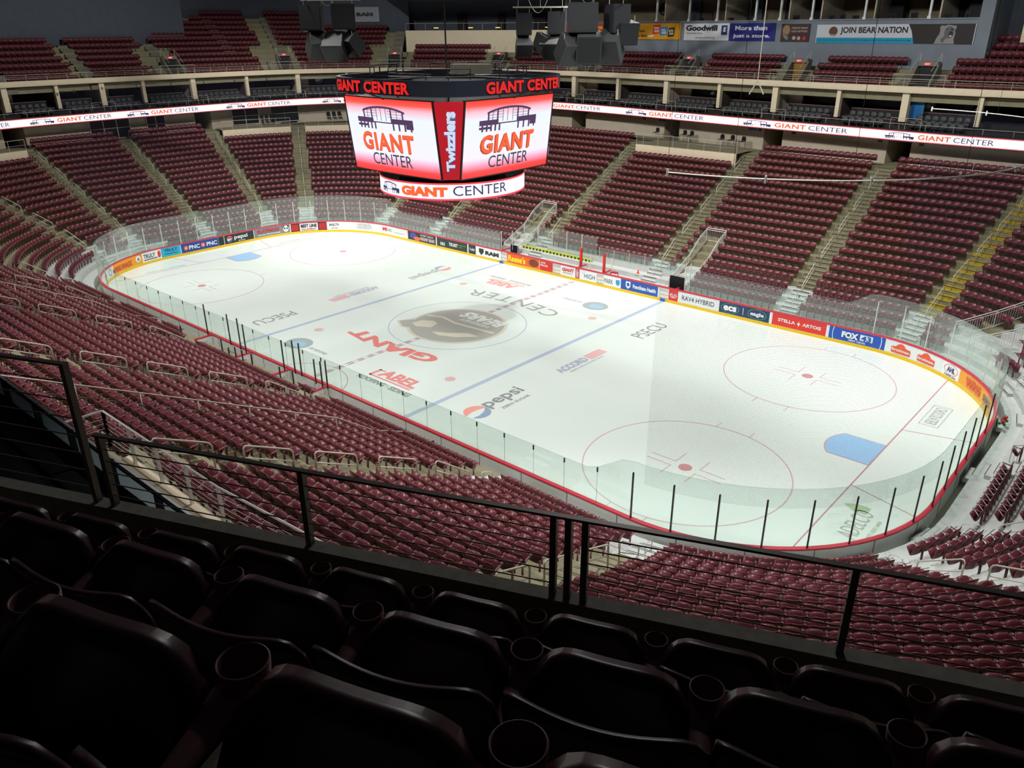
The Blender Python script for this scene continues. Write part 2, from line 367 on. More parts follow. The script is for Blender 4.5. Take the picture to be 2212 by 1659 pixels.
def globe(m, f, x, y, r, part):
    n = 24
    if part == 0: a = [(x+r*math.cos(t), y+r*math.sin(t)) for t in [PI*(.03+.94*i/n) for i in range(n+1)]]; poly(m, a+[(x-.3*r, y+.28*r), (x+.3*r, y+.25*r)][:2], f)
    else: a = [(x+r*math.cos(t), y+r*math.sin(t)) for t in [PI+PI*(.15+.9*i/n) for i in range(n+1)]]; poly(m, a+[(x+.4*r, y-.3*r), (x-.3*r, y-.5*r)], f)
fp = fr(10.1, -6.6, 0, 1, -1, 0)
ice_text([lambda m: text(m, 'pepsi', fp, .05, .1, 2.9, 1.1, .02)], (150, 156, 156), 'grey drinks word beside the red and blue roundel')
ice_text([lambda m: text(m, 'ZERO SUGAR', fp, .1, -.72, 2.2, .22, .02)], (150, 156, 156), 'small grey words under the drinks word')
ice_text([lambda m: globe(m, fp, -2.15, -.05, .72, 0)], (240, 165, 152), 'red half of the drinks roundel'); ice_text([lambda m: globe(m, fp, -2.15, -.05, .72, 1)], (148, 172, 196), 'blue half of the drinks roundel')
fq = fr(-10.4, 6.5, 0, -1, 1, 0)
ice_text([lambda m: text(m, 'pepsi', fq, .1, .1, 2.9, 1.0, .02)], (178, 184, 184), 'pale grey drinks word near the far boards')
ice_text([lambda m: globe(m, fq, -2.15, 0, .68, 0)], (236, 170, 160), 'red half of far roundel'); ice_text([lambda m: globe(m, fq, -2.15, 0, .68, 1)], (160, 185, 205), 'blue half of far roundel')
for (ox, oy, sy) in ((10.1, .1, 1), (-10.5, -.2, -1)):
    fa = fr(ox, oy, 0, sy, -sy, 0)
    ice_text([lambda m: text(m, 'ACCORD', fa, -.75, .05, 2.7, .62, .05)], (182, 184, 208), 'blue-grey word before the pink box')
    ice_text([lambda m: rect(m, .75, -.3, 2.3, .38, fa), ], (232, 186, 188), 'pink box after the blue-grey word')
    ice_text([lambda m: text(m, 'RESTORATION INC', fa, .0, -.5, 3.2, .16, .02)], (190, 190, 206), 'small line under the blue-grey word')
for (ox, oy, sy) in ((10.35, 7.2, 1), (-10.3, -7.3, -1)):
    fs = fr(ox, oy, 0, sy, -sy, 0)
    ice_text([lambda m: text(m, 'PSECU', fs, 0, 0, 3.1, 1.0, .0)], (150, 156, 156), 'grey thin capital letters outside the blue line')
for ox, oy, sx in ((-5.05, -9.0, -1), (4.75, 8.95, 1)):
    fo = fr(ox, oy, -1, 0, 0, -1)
    ice_text([lambda m: disc(m, 0, 0, .95, .85, fo)], (165, 180, 180), 'grey-green disc'); fo2 = fr(ox, oy, -1, 0, 0, -1, ZI+.007)
    ice_text([lambda m: disc(m, -.15*1, .1, .55, .45, fo2)], (160, 196, 214), 'pale blue patch on the disc')
    fo3 = fr(ox, oy, -1, 0, 0, -1) if sx > 0 else fr(ox, oy, 1, 0, 0, 1)
    ice_text([lambda m: text(m, 'GO BEYOND', fo3, 2.0, 0, 1.7, .26, .02)], (168, 172, 172), 'small grey words beside the disc')
fc_ = fr(27.95, 6.0, 0, -1, 1, 0)
ice_text([lambda m: text(m, 'CHOCOLATIER', fc_, 0, 0, 2.3, .55, 0), lambda m: [rect(m, -1.35, -.45, 1.35, -.42, fc_), rect(m, -1.35, .42, 1.35, .45, fc_), rect(m, -1.35, -.45, -1.32, .45, fc_), rect(m, 1.32, -.45, 1.35, .45, fc_)]], (172, 176, 174), 'boxed grey word behind the goal line')
fd = fr(28.35, -6.2, 0, 1, -1, 0)
ice_text([lambda m: text(m, 'ADELCO', fd, 0, 0, 2.3, .75, .0)], (170, 180, 168), 'green-grey word behind the near goal line')
ice_text([lambda m: poly(m, [(.9, -.1), (1.5, -.1), (1.5, .4), (1.2, .9), (.9, .4)], fd), lambda m: text(m, 'COMMUNITY CREDIT UNION', fd, -.2, -.7, 2.0, .16)], (176, 200, 160), 'green mark of the green-grey word')
fe = fr(-27.6, -6.3, 0, 1, -1, 0); ice_text([lambda m: text(m, 'CHOCOLATIERS', fe, 0, 0, 3.4, .4)], (205, 208, 196), 'pale word behind the far goal line')
fe2 = fr(-27.8, 5.7, 0, 1, -1, 0); ice_text([lambda m: text(m, 'ADELCO', fe2, 0, 0, 2.4, .35)], (205, 212, 198), 'pale green word behind the far goal line')
# centre emblem: dark disc with an animal head outline and arched team name, upside down for this side
fb = fr(.15, .05, -1, 0, 0, -1, ZI+.003); fb2 = fr(.15, .05, -1, 0, 0, -1, ZI+.007); fb3 = fr(.15, .05, -1, 0, 0, -1, ZI+.011)
DK = (176, 178, 170)
ice_text([lambda m: disc(m, 0, .25, 3.35, 3.3, fb, n=48), lambda m: poly(m, [(1.6, 2.4), (2.6, 2.9), (3.75, 2.3), (3.3, 1.4), (2.5, 1.2)], fr(.15, .05, -1, 0, 0, -1, ZI+.0045))], (216, 212, 196), 'pale rim of the centre emblem', 'ice_emblem')
ice_text([lambda m: disc(m, 0, .25, 3.15, 3.1, fb2, n=48), lambda m: poly(m, [(1.7, 2.45), (2.6, 2.75), (3.6, 2.2), (3.1, 1.4), (2.5, 1.3)], fr(.15, .05, -1, 0, 0, -1, ZI+.0085))], DK, 'dark disc of the centre emblem', 'ice_emblem')
ice_text([lambda m: poly(m, [(1.0, 1.7), (1.9, 2.2), (2.6, 1.9), (2.5, 1.1), (1.8, .7), (1.2, .9)], fb3), lambda m: poly(m, [(-2.6, .9), (-1.6, 1.9), (-.4, 2.4), (.4, 2.2), (-.6, 1.7), (-1.6, .9)], fb3),
  lambda m: poly(m, [(-2.9, -.05), (.4, .2), (1.8, -.1), (2.9, .3), (3.0, .1), (1.8, -.35), (.4, -.05), (-2.9, -.3)], fb3)], (222, 216, 200), 'pale muzzle shapes of the centre emblem', 'ice_emblem')
ice_text([lambda m: text(m, 'BEARS', fb3, -.55, -1.65, 3.6, 1.15, .05, shear=.15), lambda m: text(m, 'HERSHEY', fb3, -.6, -.75, 2.6, .42, .03)], (228, 232, 226), 'pale team name on the centre emblem', 'ice_emblem')

# ------------------------------------------------------------------ boards
BD = empty('dasher_boards'); tag(BD, 'white hockey boards with red cap rail and yellow kick plate around the ice', 'boards')
GAPS_NEAR = []
def ringwall(name, m, d0, d1, z0, z1, s0=0, s1=TOT, ds=.6, parent=BD, smooth=False):
    mb = MB(); S = s_range(s0, s1, ds); q = lambda d, z: [(*opt(s, d)[:2], z) for s in S]
    a, b, c, d = q(d0, z0), q(d0, z1), q(d1, z1), q(d1, z0)
    mb.strip(a, b); mb.strip(b, c); mb.strip(c, d); mb.strip(d, a)
    if s1-s0 < TOT-.1: mb.add([a[0], b[0], c[0], d[0]], [(0, 1, 2, 3)]); mb.add([a[-1], b[-1], c[-1], d[-1]], [(3, 2, 1, 0)])
    return mb.build(name, m, parent)
# bench doors: lengths (s) where the far boards are open steel framing instead of white panel
OPEN = [(S_FAR+7.18, S_FAR+7.86), (S_FAR+1.53, S_FAR+2.27), (S_FAR-8.19, S_FAR-7.45), (S_FAR-2.6, S_FAR-1.95)]
cuts = sorted(OPEN); s_ = 0
for a, b in cuts+[(TOT, TOT)]:
    ringwall('board_panel', M['white'], 0, .06, .2, 1.0, s_, a)
    if b < TOT:
        mb = MB()
        for z in (.25, .5, .78):
            p, q = opt(a, .05), opt(b, .05); mb.bar((p[0], p[1], z), (q[0], q[1], z), .05, .09)
        o = mb.build('gate_frame', M['rail'], BD)
        mb = MB(); p, q = opt(a, .25), opt(b, .25); mb.bar((p[0], p[1], .55), (q[0], q[1], .55), .03, .8); mb.build('gate_backing', M['dark_metal'], BD)
    s_ = b
ringwall('outer_facing', M['white_outer'], .06, .13, 0, 1.0)
ringwall('cap_rail', M['red'], -.02, .17, 1.0, 1.07)
ringwall('kick_plate', M['yellow'], -.025, .0, 0, .2)
for x in (7.78, -7.78): mb = MB(); mb.bar((x-.2, BY-.035, .1), (x+.2, BY-.035, .1), .02, .2); mb.build('blue_line_mark', M['bluepad'], BD)
FO = MB(); 
for s in s_range(0, TOT, 2.4): 
    p = opt(s, .135); t = (-p[3], p[2]); FO.bar((p[0], p[1], .02), (p[0], p[1], 1.0), .015, .015)
FO.build('panel_groove', M['dark_metal'], BD)
# adverts on the inner face.  bm(s0) -> mapping from advert coordinates (x right, y up)
def bm(s0, off=-.012): return lambda x, y: (*opt(s0-x, off)[:2], y)
def advert(s1, s0, bg, items, label):
    """s1 > s0: left and right edge as read from the ice"""
    mb = MB(); S = s_range(s0, s1, .35); A = [(*opt(s, -.006)[:2], .215) for s in S]; B = [(*opt(s, -.006)[:2], .985) for s in S]; mb.strip(A, B)
    o = mb.build('advert', flat(*bg), BD); o['label'] = label; w = s1-s0; c = (s0+s1)/2
    for rgb, name, fn in items:
        mb = MB(); fn(mb, bm(c, -.012-((.034 if w > 1.9 and (s0 < 58 or s0 > 103) else .006) if name == 'lettering' else 0)), w); mb.build(name, flat(*rgb), o)
T = text
WH, BK, NV, RD = (235, 238, 240), (28, 32, 36), (40, 58, 104), (214, 40, 44)
LT = 'lettering'; SH = 'advert_shape'
def shack(label, a, b, word):
    advert(a, b, (240, 160, 30), [((214, 84, 40), LT, lambda m, f, w: T(m, word, f, -.15*w, .55, .68*w, .42, .04, shear=.1)), (WH, SH, lambda m, f, w: disc(m, .38*w, .64, .26, .26, f)), (NV, LT, lambda m, f, w: T(m, 'A', f, .38*w, .64, .24, .26, .03))], label)
advert(132.2, 129.98, WH, [((40, 120, 160), SH, lambda m, f, w: ringp(m, .5, .6, .2, .27, f)), ((230, 110, 70), SH, lambda m, f, w: disc(m, -.6, .6, .3, .2, f))], 'white advert at the near end of the left boards with round mark')
shack('orange advert on the curved far end boards', 129.96, 126.28, 'WING SHACK')
advert(126.26, 124.46, WH, [((34, 50, 70), LT, lambda m, f, w: T(m, 'TRULY', f, -.12*w, .66, 1.15, .36, .02)), ((34, 50, 90), SH, lambda m, f, w: rect(m, -.8, .34, .55, .4, f)), ((214, 70, 40), SH, lambda m, f, w: disc(m, .72, .6, .15, .3, f))], 'white advert beside cyan one with red fruit')
advert(124.44, 122.68, (40, 175, 215), [((20, 60, 90), LT, lambda m, f, w: T(m, 'TRULY', f, 0, .74, 1.2, .26, .02)), ((20, 60, 90), SH, lambda m, f, w: rect(m, -.6, .42, .6, .47, f))], 'cyan advert on the far end boards')
advert(122.62, 119.12, (24, 70, 158), [(WH, LT, lambda m, f, w: (T(m, 'PNC', f, -.55, .6, 1.0, .36, .03), T(m, 'PNC', f, 1.1, .6, 1.0, .36, .03))), ((238, 110, 50), SH, lambda m, f, w: (disc(m, -1.32, .6, .2, .2, f), disc(m, .28, .6, .2, .2, f))), (WH, LT, lambda m, f, w: (poly(m, [(-1.38, .5), (-1.22, .6), (-1.38, .7)], f), poly(m, [(.22, .5), (.38, .6), (.22, .7)], f)))], 'blue advert with two orange discs')
advert(119.1, 118.55, (36, 44, 46), [], 'narrow dark advert beside blue one')
advert(118.5, 115.54, (36, 44, 46), [(WH, LT, lambda m, f, w: (T(m, 'pepsi', f, .15, .64, 1.35, .44, .02), T(m, 'ZERO SUGAR', f, .2, .33, .7, .1, .02))), (WH, SH, lambda m, f, w: disc(m, -.95, .6, .28, .28, f)), ((214, 50, 50), LT, lambda m, f, w: globe(m, f, -.95, .6, .26, 0)), ((30, 90, 170), LT, lambda m, f, w: globe(m, f, -.95, .6, .26, 1))], 'black advert with red white and blue roundel')
advert(115.48, 111.88, (128, 130, 138), [((196, 60, 66), LT, lambda m, f, w: T(m, 'PLATINUM', f, -.35, .7, 2.2, .3, .04)), (WH, LT, lambda m, f, w: T(m, 'CENTRAL PENNSYLVANIA', f, -.3, .38, 2.3, .14, .02)), (WH, SH, lambda m, f, w: disc(m, 1.4, .62, .26, .3, f)), (BK, LT, lambda m, f, w: (disc(m, 1.28, .66, .07, .08, f), disc(m, 1.52, .66, .07, .08, f), disc(m, 1.4, .5, .04, .03, f), disc(m, 1.18, .86, .07, .07, f), disc(m, 1.62, .86, .07, .07, f)))], 'grey advert with red word and panda face')
advert(111.8, 108.4, (60, 22, 24), [((178, 34, 38), SH, lambda m, f, w: (rect(m, -1.65, .3, -.95, .9, f), rect(m, .95, .3, 1.65, .9, f))), (WH, SH, lambda m, f, w: rect(m, -.85, .24, .85, .94, f, n=4)), (BK, LT, lambda m, f, w: T(m, 'BEST LINE', f, 0, .7, 1.5, .32, .04)), ((196, 50, 50), LT, lambda m, f, w: (T(m, 'EQUIPMENT', f, 0, .36, 1.4, .16, .03)))], 'dark red advert with white centre panel')
advert(108.3, 107.1, WH, [((40, 50, 66), LT, lambda m, f, w: (T(m, 'AHLTV', f, 0, .7, 1.0, .26, .03), T(m, 'AHLTV.COM', f, 0, .38, .6, .12, .02)))], 'small white advert with dark word')
advert(107.0, 102.95, (226, 228, 228), [((150, 155, 160), LT, lambda m, f, w: (T(m, 'HARRISBURG', f, .35, .78, 1.5, .22, 0), T(m, 'UNIVERSITY', f, .4, .5, 1.7, .3, 0)))], 'white advert with pale grey words')
advert(102.9, 99.02, (230, 232, 232), [((206, 50, 60), LT, lambda m, f, w: T(m, 'MI', f, -1.2, .66, .6, .36, .04)), ((90, 130, 180), LT, lambda m, f, w: (rect(m, -.8, .66, -.3, .72, f), rect(m, -.8, .54, -.25, .58, f), rect(m, .2, .5, 1.5, .53, f)))], 'white advert with small red letters')
advert(98.95, 95.24, (44, 40, 50), [((70, 70, 160), SH, lambda m, f, w: disc(m, -1.1, .62, .45, .3, f)), ((226, 110, 60), LT, lambda m, f, w: disc(m, -.6, .42, .45, .18, f)), ((214, 206, 200), LT, lambda m, f, w: (T(m, 'HERSHEY BEARS', f, .75, .5, 1.9, .3, .03), T(m, 'SWEET DEALS', f, .7, .82, 1.7, .16, .02)))], 'dark advert with orange and blue picture')
advert(95.1, 91.3, (46, 58, 56), [(WH, LT, lambda m, f, w: (T(m, '101', f, -1.15, .5, .55, .3, .04), T(m, 'TRUIST', f, .2, .6, 1.1, .3, .03))), ((130, 180, 60), LT, lambda m, f, w: (rect(m, .9, .68, 1.7, .72, f), rect(m, .9, .5, 1.3, .54, f)))], 'dark green advert with white numbers')
advert(91.15, 90.3, (46, 54, 56), [(WH, LT, lambda m, f, w: T(m, 'TraBell', f, 0, .6, .62, .2, .02))], 'small dark advert')
advert(90.2, 87.4, WH, [((40, 46, 50), LT, lambda m, f, w: (T(m, 'RAM', f, .4, .58, 1.55, .34, .07), poly(m, [(-1.1, .85), (-.55, .85), (-.55, .55), (-.83, .3), (-1.1, .55)], f)))], 'white advert with dark shield and three letters')
advert(86.7, 81.85, (236, 96, 28), [((244, 214, 40), LT, lambda m, f, w: T(m, "Reese's", f, -1.35, .62, 1.9, .55, .05, shear=.12)), ((120, 60, 34), SH, lambda m, f, w: disc(m, .45, .62, .5, .3, f)), ((214, 44, 30), SH, lambda m, f, w: rect(m, 1.05, .22, 2.42, .98, f, n=3)), (WH, LT, lambda m, f, w: (T(m, 'LOW', f, 1.45, .84, .5, .14, .03), T(m, 'PRICES', f, 1.55, .63, .75, .14, .03), rect(m, 1.05, .22, 1.09, .98, f)))], 'orange advert with yellow script and brown cup')
advert(81.05, 79.62, WH, [((214, 44, 44), LT, lambda m, f, w: T(m, 'GIANT', f, 0, .7, 1.15, .28, .05)), ((120, 120, 120), LT, lambda m, f, w: rect(m, -.5, .42, .45, .46, f))], 'small white advert with red word')
advert(79.6, 79.22, (196, 36, 48), [(WH, LT, lambda m, f, w: T(m, 'USED', lambda x, y: f((y-.6), .6-x), 0, .6, .62, .2, .03))], 'narrow red upright advert at the centre line')
advert(79.18, 77.6, WH, [((70, 84, 100), LT, lambda m, f, w: T(m, 'HIGH', f, .15, .56, 1.0, .36, .0)), ((90, 150, 190), SH, lambda m, f, w: ringp(m, -.25, .75, .28, .31, f, a0=PI/2, a1=3*PI/2, k=.4))], 'white advert left of the bench gate')
advert(76.95, 75.42, WH, [((70, 84, 100), LT, lambda m, f, w: T(m, 'MARK', f, -.3, .56, .8, .36, .0)), ((60, 150, 200), SH, lambda m, f, w: poly(m, [(.35, .8), (.7, .8), (.7, .5), (.52, .34), (.35, .5)], f))], 'white advert right of the bench gate with blue shield')
advert(75.38, 72.2, (34, 84, 170), [(WH, LT, lambda m, f, w: T(m, 'PennState Health', f, .45, .6, 1.95, .3, .03)), (WH, SH, lambda m, f, w: poly(m, [(-1.15, .88), (-.75, .88), (-.75, .5), (-.95, .32), (-1.15, .5)], f)), ((34, 84, 170), LT, lambda m, f, w: disc(m, -.95, .65, .12, .14, f))], 'blue advert with white shield')
advert(71.3, 70.55, (220, 50, 48), [(WH, LT, lambda m, f, w: (ringp(m, 0, .6, .22, .27, f, k=.7), ringp(m, 0, .64, .1, .14, f, k=1.2), ringp(m, 0, .7, .14, .18, f, k=.5)))], 'red square advert with white oval rings')
advert(70.5, 67.45, (224, 228, 234), [((50, 54, 60), LT, lambda m, f, w: T(m, 'RAV4 HYBRID', f, 0, .6, 2.5, .34, .0))], 'white advert with dark model lettering')
advert(67.35, 63.75, (38, 60, 104), [((90, 180, 100), SH, lambda m, f, w: (ringp(m, -1.0, .6, .62, .66, f, k=.5), ringp(m, .95, .6, .62, .66, f, k=.5))), (WH, LT, lambda m, f, w: (T(m, 'ecs', f, -1.0, .6, .95, .36, .05), T(m, 'eagle', f, .95, .58, .95, .34, .03), rect(m, -.06, .35, -.03, .85, f)))], 'navy advert with two green-ringed words')
advert(63.55, 60.0, (222, 50, 44), [(WH, LT, lambda m, f, w: (T(m, 'STELLA', f, -.8, .62, 1.15, .22, .03), T(m, 'ARTOIS', f, .85, .62, 1.2, .22, .03), poly(m, [(0, .8), (.04, .64), (.14, .6), (.04, .56), (0, .4), (-.04, .56), (-.14, .6), (-.04, .64)], f)))], 'red advert with two white words and a star')
advert(59.82, 56.42, (28, 84, 184), [(WH, LT, lambda m, f, w: (T(m, 'FOX', f, -.4, .64, 1.0, .4, .06), T(m, 'FIRST NEWS', f, .05, .34, 1.0, .12, .02))), (WH, SH, lambda m, f, w: (rect(m, .2, .46, .95, .84, f), ringp(m, 0, .6, 1.45, 1.49, f, a0=-.28, a1=.28), ringp(m, 0, .6, 1.45, 1.49, f, a0=PI-.28, a1=PI+.28))), ((28, 84, 184), LT, lambda m, f, w: T(m, '43', f, .57, .64, .6, .34, .03))], 'bright blue advert with numbers in a white box')
def stro(m, f, c): poly(m, [(c-.6, .3), (c+.6, .3), (c+.6, .66), (c+.3, .7), (c+.15, .86), (c, .92), (c-.2, .86), (c-.35, .7), (c-.6, .66)], f)
advert(56.38, 52.66, (226, 230, 234), [((226, 92, 54), SH, lambda m, f, w: (stro(m, f, -.9), stro(m, f, .75))), (WH, LT, lambda m, f, w: (T(m, 'Stroehmann', f, -.9, .52, 1.1, .18, .02), T(m, 'Stroehmann', f, .75, .52, 1.1, .18, .02)))], 'white advert with two orange loaf shapes')
advert(52.62, 51.28, WH, [((60, 70, 120), LT, lambda m, f, w: (T(m, 'AHL', f, 0, .64, .62, .3, .05), T(m, 'TheAHL.com', f, 0, .3, .9, .12, .02))), ((200, 60, 60), SH, lambda m, f, w: ringp(m, 0, .64, .5, .54, f, k=.55))], 'small white advert with oval ringed initials')
advert(51.25, 46.8, (240, 160, 40), [((222, 90, 50), LT, lambda m, f, w: T(m, 'WING', f, -.8, .6, 1.6, .5, .06)), ((90, 90, 90), LT, lambda m, f, w: T(m, 'SHACK', f, 1.1, .6, 1.3, .36, .03))], 'orange advert on the curved right end boards')

mb = MB(); S = s_range(0, TOT, .8); mb.strip([(*opt(s, .13)[:2], .02) for s in S], [(*opt(s, .75)[:2], .02) for s in S]); mb.strip([(*opt(s, .75)[:2], .02) for s in S], [(*opt(s, .75)[:2], .3) for s in S])
tag(mb.build('floor_apron', mat('cream_apron', (.75, .72, .58), .6, noise=.06)), kind='structure')

# ------------------------------------------------------------------ bowl terraces and aisle stairs
def terrace(name, m, s0, s1, rows, ds=.9):
    mb = MB(); S = s_range(s0, s1, ds)
    for k in rows:
        d, z = ROWS[k]; df = d-.65; db = (ROWS[k-1][0]-.65) if k > 1 else d+1.6; zb = ROWS[k+1][1] if k < 20 else 0
        a = [(*opt(s, df)[:2], zb) for s in S]; b = [(*opt(s, df)[:2], z) for s in S]; c = [(*opt(s, db)[:2], z) for s in S]
        mb.strip(a, b); mb.strip(b, c)
    o = mb.build(name, m); tag(o, kind='structure'); return o
RE0, RE1 = CX+4, CX+2*QA+2*CY-5
terrace('floor_terrace', M['concrete'], RE1, RE0+TOT, range(1, 17))
terrace('floor_terrace', M['alu'], RE1, TOT-CX, range(17, 21)); terrace('floor_terrace', M['concrete'], TOT-CX, TOT+CX-3, range(17, 21)); terrace('floor_terrace', M['alu'], TOT+CX-3, RE0+TOT, range(17, 21))
terrace('floor_terrace', M['concrete'], RE0, RE1, range(1, 12))
terrace('floor_terrace', M['alu'], RE0, RE1, range(12, 21))
ANAME = {'n1': 'near aisle by the far corner', 'n2': 'near aisle behind the penalty boxes', 'n3': 'near aisle right of the penalty boxes', 'n4': 'near aisle opposite the near blue line',
  'r1': 'white stair behind the three-post rail', 'r2': 'white stair at the right end curve', 'r3': 'right end aisle', 'r4': 'right end middle aisle', 'r5': 'right end far aisle', 'r6': 'right far corner aisle', 'f5': 'yellow stair',
  'f4': 'far aisle left of the yellow stair', 'f3': 'far aisle right of the benches', 'f2': 'far aisle right of the scoreboard', 'f1': 'far aisle under the scoreboard',
  'l1': 'far corner aisle left of the scoreboard', 'l2': 'straight corner aisle left of the scoreboard', 'l3': 'left end aisle beside the glazed room', 'l4': 'left end middle aisle', 'l5': 'left end aisle with long rails', 'l6': 'left corner aisle', 'l7': 'near-left corner aisle'}
def aisle_frame(s, d): x, y, nx, ny = opt(s, d); return x, y, nx, ny
for key in AORD:
    s = AISLE[key]; mb = MB(); vis = False
    for k in range(1, 21):
        d, z = ROWS[k]; df = d-.65; zb = ROWS[k+1][1] if k < 20 else .3
        x, y, nx, ny = opt(s, df-.16); rz = math.atan2(ny, nx); mi = 1 if (RETR(s % TOT, k) and not key in ('n1', 'n2', 'n3')) else (2 if key == 'f5' or (key == 'l1' and 6 <= k <= 10) else 0)
        mb.box(x, y, zb, (z+zb)/2, .32, 1.15, rz, mi)
        x, y, nx, ny = opt(s, df+.1); mb.box(x, y, z-.02, z+.015, .24, 1.15, rz, mi)
        x, y, nx, ny = opt(s, df-.33); mb.box(x, y, (z+zb)/2-.02, (z+zb)/2+.003, .03, 1.12, rz, 3); x, y, nx, ny = opt(s, df-.01); mb.box(x, y, z-.02, z+.018, .03, 1.12, rz, 3)  # thin dark strips at step edges: shade of risers and gaps put in as colour
        if mi == 2: x, y, nx, ny = opt(s, df+.4); mb.box(x, y, z-.02, z+.012, .8, 1.15, rz, mi)
        if in_view(x, y, z): vis = True
    if vis:
        o = mb.build('aisle_stairs', [M['concrete'], M['alu'], M['yellow_step'], mat('riser_shade_strip', (.07, .065, .045), .7)])
        tag(o, 'stepped aisle treads of the '+ANAME[key], 'stairs', 'lower bowl aisle stairs')
# mid-aisle handrails
RAILD = [(14.5, 12.95), (12.05, 10.5), (9.75, 8.2), (7.3, 5.65), (4.75, 3.0)]
def loop_rail(s, d0, d1, h=.9, r=.027, mid=True, name='aisle_handrail', m=None):
    mb = MB(); p = lambda d, dz: (*opt(s, d)[:2], zfloor(d-.02)*0+zlin(d)+dz)
    mb.tube([p(d0, 0), p(d0, h-.1), p(d0-.06, h-.02), p(d0-.15, h-.0), p(d1+.15, h), p(d1+.06, h-.02), p(d1, h-.1), p(d1, 0)], r, 6)
    if mid: mb.tube([p(d0, h*.55), p(d1, h*.55)], r*.8, 5)
    return mb.build(name, m or M['rail'], None, True)
def zlin(d):
    if d > 4.1: return 2.158+(d-4.43+.65)*.406/.81-.08
    return .3+max(0, d-.6+.0)*.44
HR = ['topmost', 'second', 'third', 'fourth', 'lowest long']
for key in AORD:
    s = AISLE[key]
    for i, (a, b) in enumerate(RAILD):
        x, y, _, _ = opt(s, (a+b)/2)
        if key in ('f1', 'f4', 'r2', 'r3', 'r4', 'r5', 'r6', 'f5') and i == 0 and not in_view(x, y, 8): continue
        if not in_view(x, y, zlin(a)+.6, .02): continue
        o = loop_rail(s, a, b); tag(o, '%s steel handrail in the %s' % (HR[i], ANAME[key]), 'handrail', 'aisle handrails in the lower bowl')
    for a, b, w in ((2.35, 1.7, 'small loop handrail'), ):
        x, y, _, _ = opt(s, a)
        if in_view(x, y, 1.5, .02) and key not in ('r4',):
            o = loop_rail(s, a, b, .85, .018, True, 'loop_handrail', M['white_rail']); tag(o, '%s at the foot of the %s' % (w, ANAME[key]), 'handrail', 'loop handrails beside the ice')
# long guard rails on the near side
for x0, lab in ((-11.0, 'long steel guard rail crossing the near seats beside the far blue line'), (11.7, 'long steel guard rail crossing the near seats behind the right penalty box')):
    mb = MB(); s = x0+TOT if x0 < 0 else x0; D = [16.2, 14.4, 12.6, 10.8, 9.0, 7.2, 5.4, 3.6, 1.6]; p = lambda d, h: (*opt(s, d)[:2], zlin(d)+h)
    mb.tube([p(d, .95) for d in D]+[p(1.45, .85), p(1.4, .6)], .024, 6); mb.tube([p(d, .55) for d in D], .02, 5)
    for d in D: mb.tube([p(d, 0), p(d, .95)], .022, 5)
    tag(mb.build('guard_rail', M['rail'], None, True), lab, 'railing')

# ------------------------------------------------------------------ stadium seats
# local frame: origin on the floor under the top of the backrest, +y towards the ice, z up
def sheet(fn, nu, nv, th):
    """closed shell: fn(u,v)->(x,y,z), thickness th along +y"""
    A = [fn(-1+2*i/nu, j/nv) for j in range(nv+1) for i in range(nu+1)]; n = len(A); w = nu+1
    V = A+[(x, y+th, z) for x, y, z in A]; F = []
    for j in range(nv):
        for i in range(nu):
            a = j*w+i; F.append((a, a+1, a+w+1, a+w)); F.append((n+a+w, n+a+w+1, n+a+1, n+a))
    for i in range(nu): F.append((i+1, i, n+i, n+i+1)); a = nv*w+i; F.append((a, a+1, n+a+1, n+a))
    for j in range(nv): a = j*w; F.append((a, a+w, n+a+w, n+a)); a = j*w+nu; F.append((a+w, a, n+a, n+a+w))
    return V, F
def halfw(v, W_, c=.28, p=2.6):
    if v < 1-c: return W_
    t = (v-(1-c))/c; return W_*(1-.42*t**p)
def seat_parts(nu, nv, nc, square=False, n_arm=6):
    W_ = .222
    def back(u, v):
        if square: return (u*W_, -.075*v+.02*u*u+.06, .44+.42*v)
        t = max(0, (v-.75)/.25); hw = .246*(1-.1*t*t); z = .44+.43*v+.022*u*u*v-.06*abs(u)**6*v**3
        return (.02+u*hw, -.075*v+.05*u*u+.1, z)
    def pan(u, v):   # tipped-up seat pan: lip at the top
        t = max(0, (v-.6)/.4); hw = .208*(1-.16*t*t)*(1 if v > .12 else .93)
        return (u*hw, (.16 if not square else .1)+.2*v+.015*u*u, .42+(.33 if not square else .26)*v-.05*abs(u)**4*v*v)
    P = {}
    P['backrest'] = sheet(back, nu, nv, .022); P['seat'] = sheet(pan, max(2, nu-1), nv, .05)
    m = MB(); m.bar((.25, .0, .60), (.25, .40, .645), .045, .035); m.bar((.25, .02, .0), (.25, .05, .6), .035, .07); P['armrest'] = (m.v, m.f)
    m = MB(); n = n_arm; y0 = .43
    if nc:
        V = []; F = []
        for r, z in ((.030, .60), (.043, .685), (.037, .685), (.026, .62)):
            V += [(.25+r*math.cos(2*PI*i/n), y0+r*math.sin(2*PI*i/n), z) for i in range(n)]
        for q in range(3): F += [(q*n+i, q*n+(i+1) % n, (q+1)*n+(i+1) % n, (q+1)*n+i) for i in range(n)]
        F.append(tuple(3*n+i for i in range(n))); P['cup_holder'] = (V, F)
    return P
LOW = seat_parts(2, 2, False); LOWSQ = seat_parts(2, 1, False, True)
MID = seat_parts(6, 6, True, False, 10); MIDSQ = seat_parts(4, 3, True, True, 10)
def merge_parts(P, keys):
    V = []; F = []
    for k in keys:
        n = len(V); V += P[k][0]; F += [tuple(i+n for i in f) for f in P[k][1]]
    return np.array(V, float), F
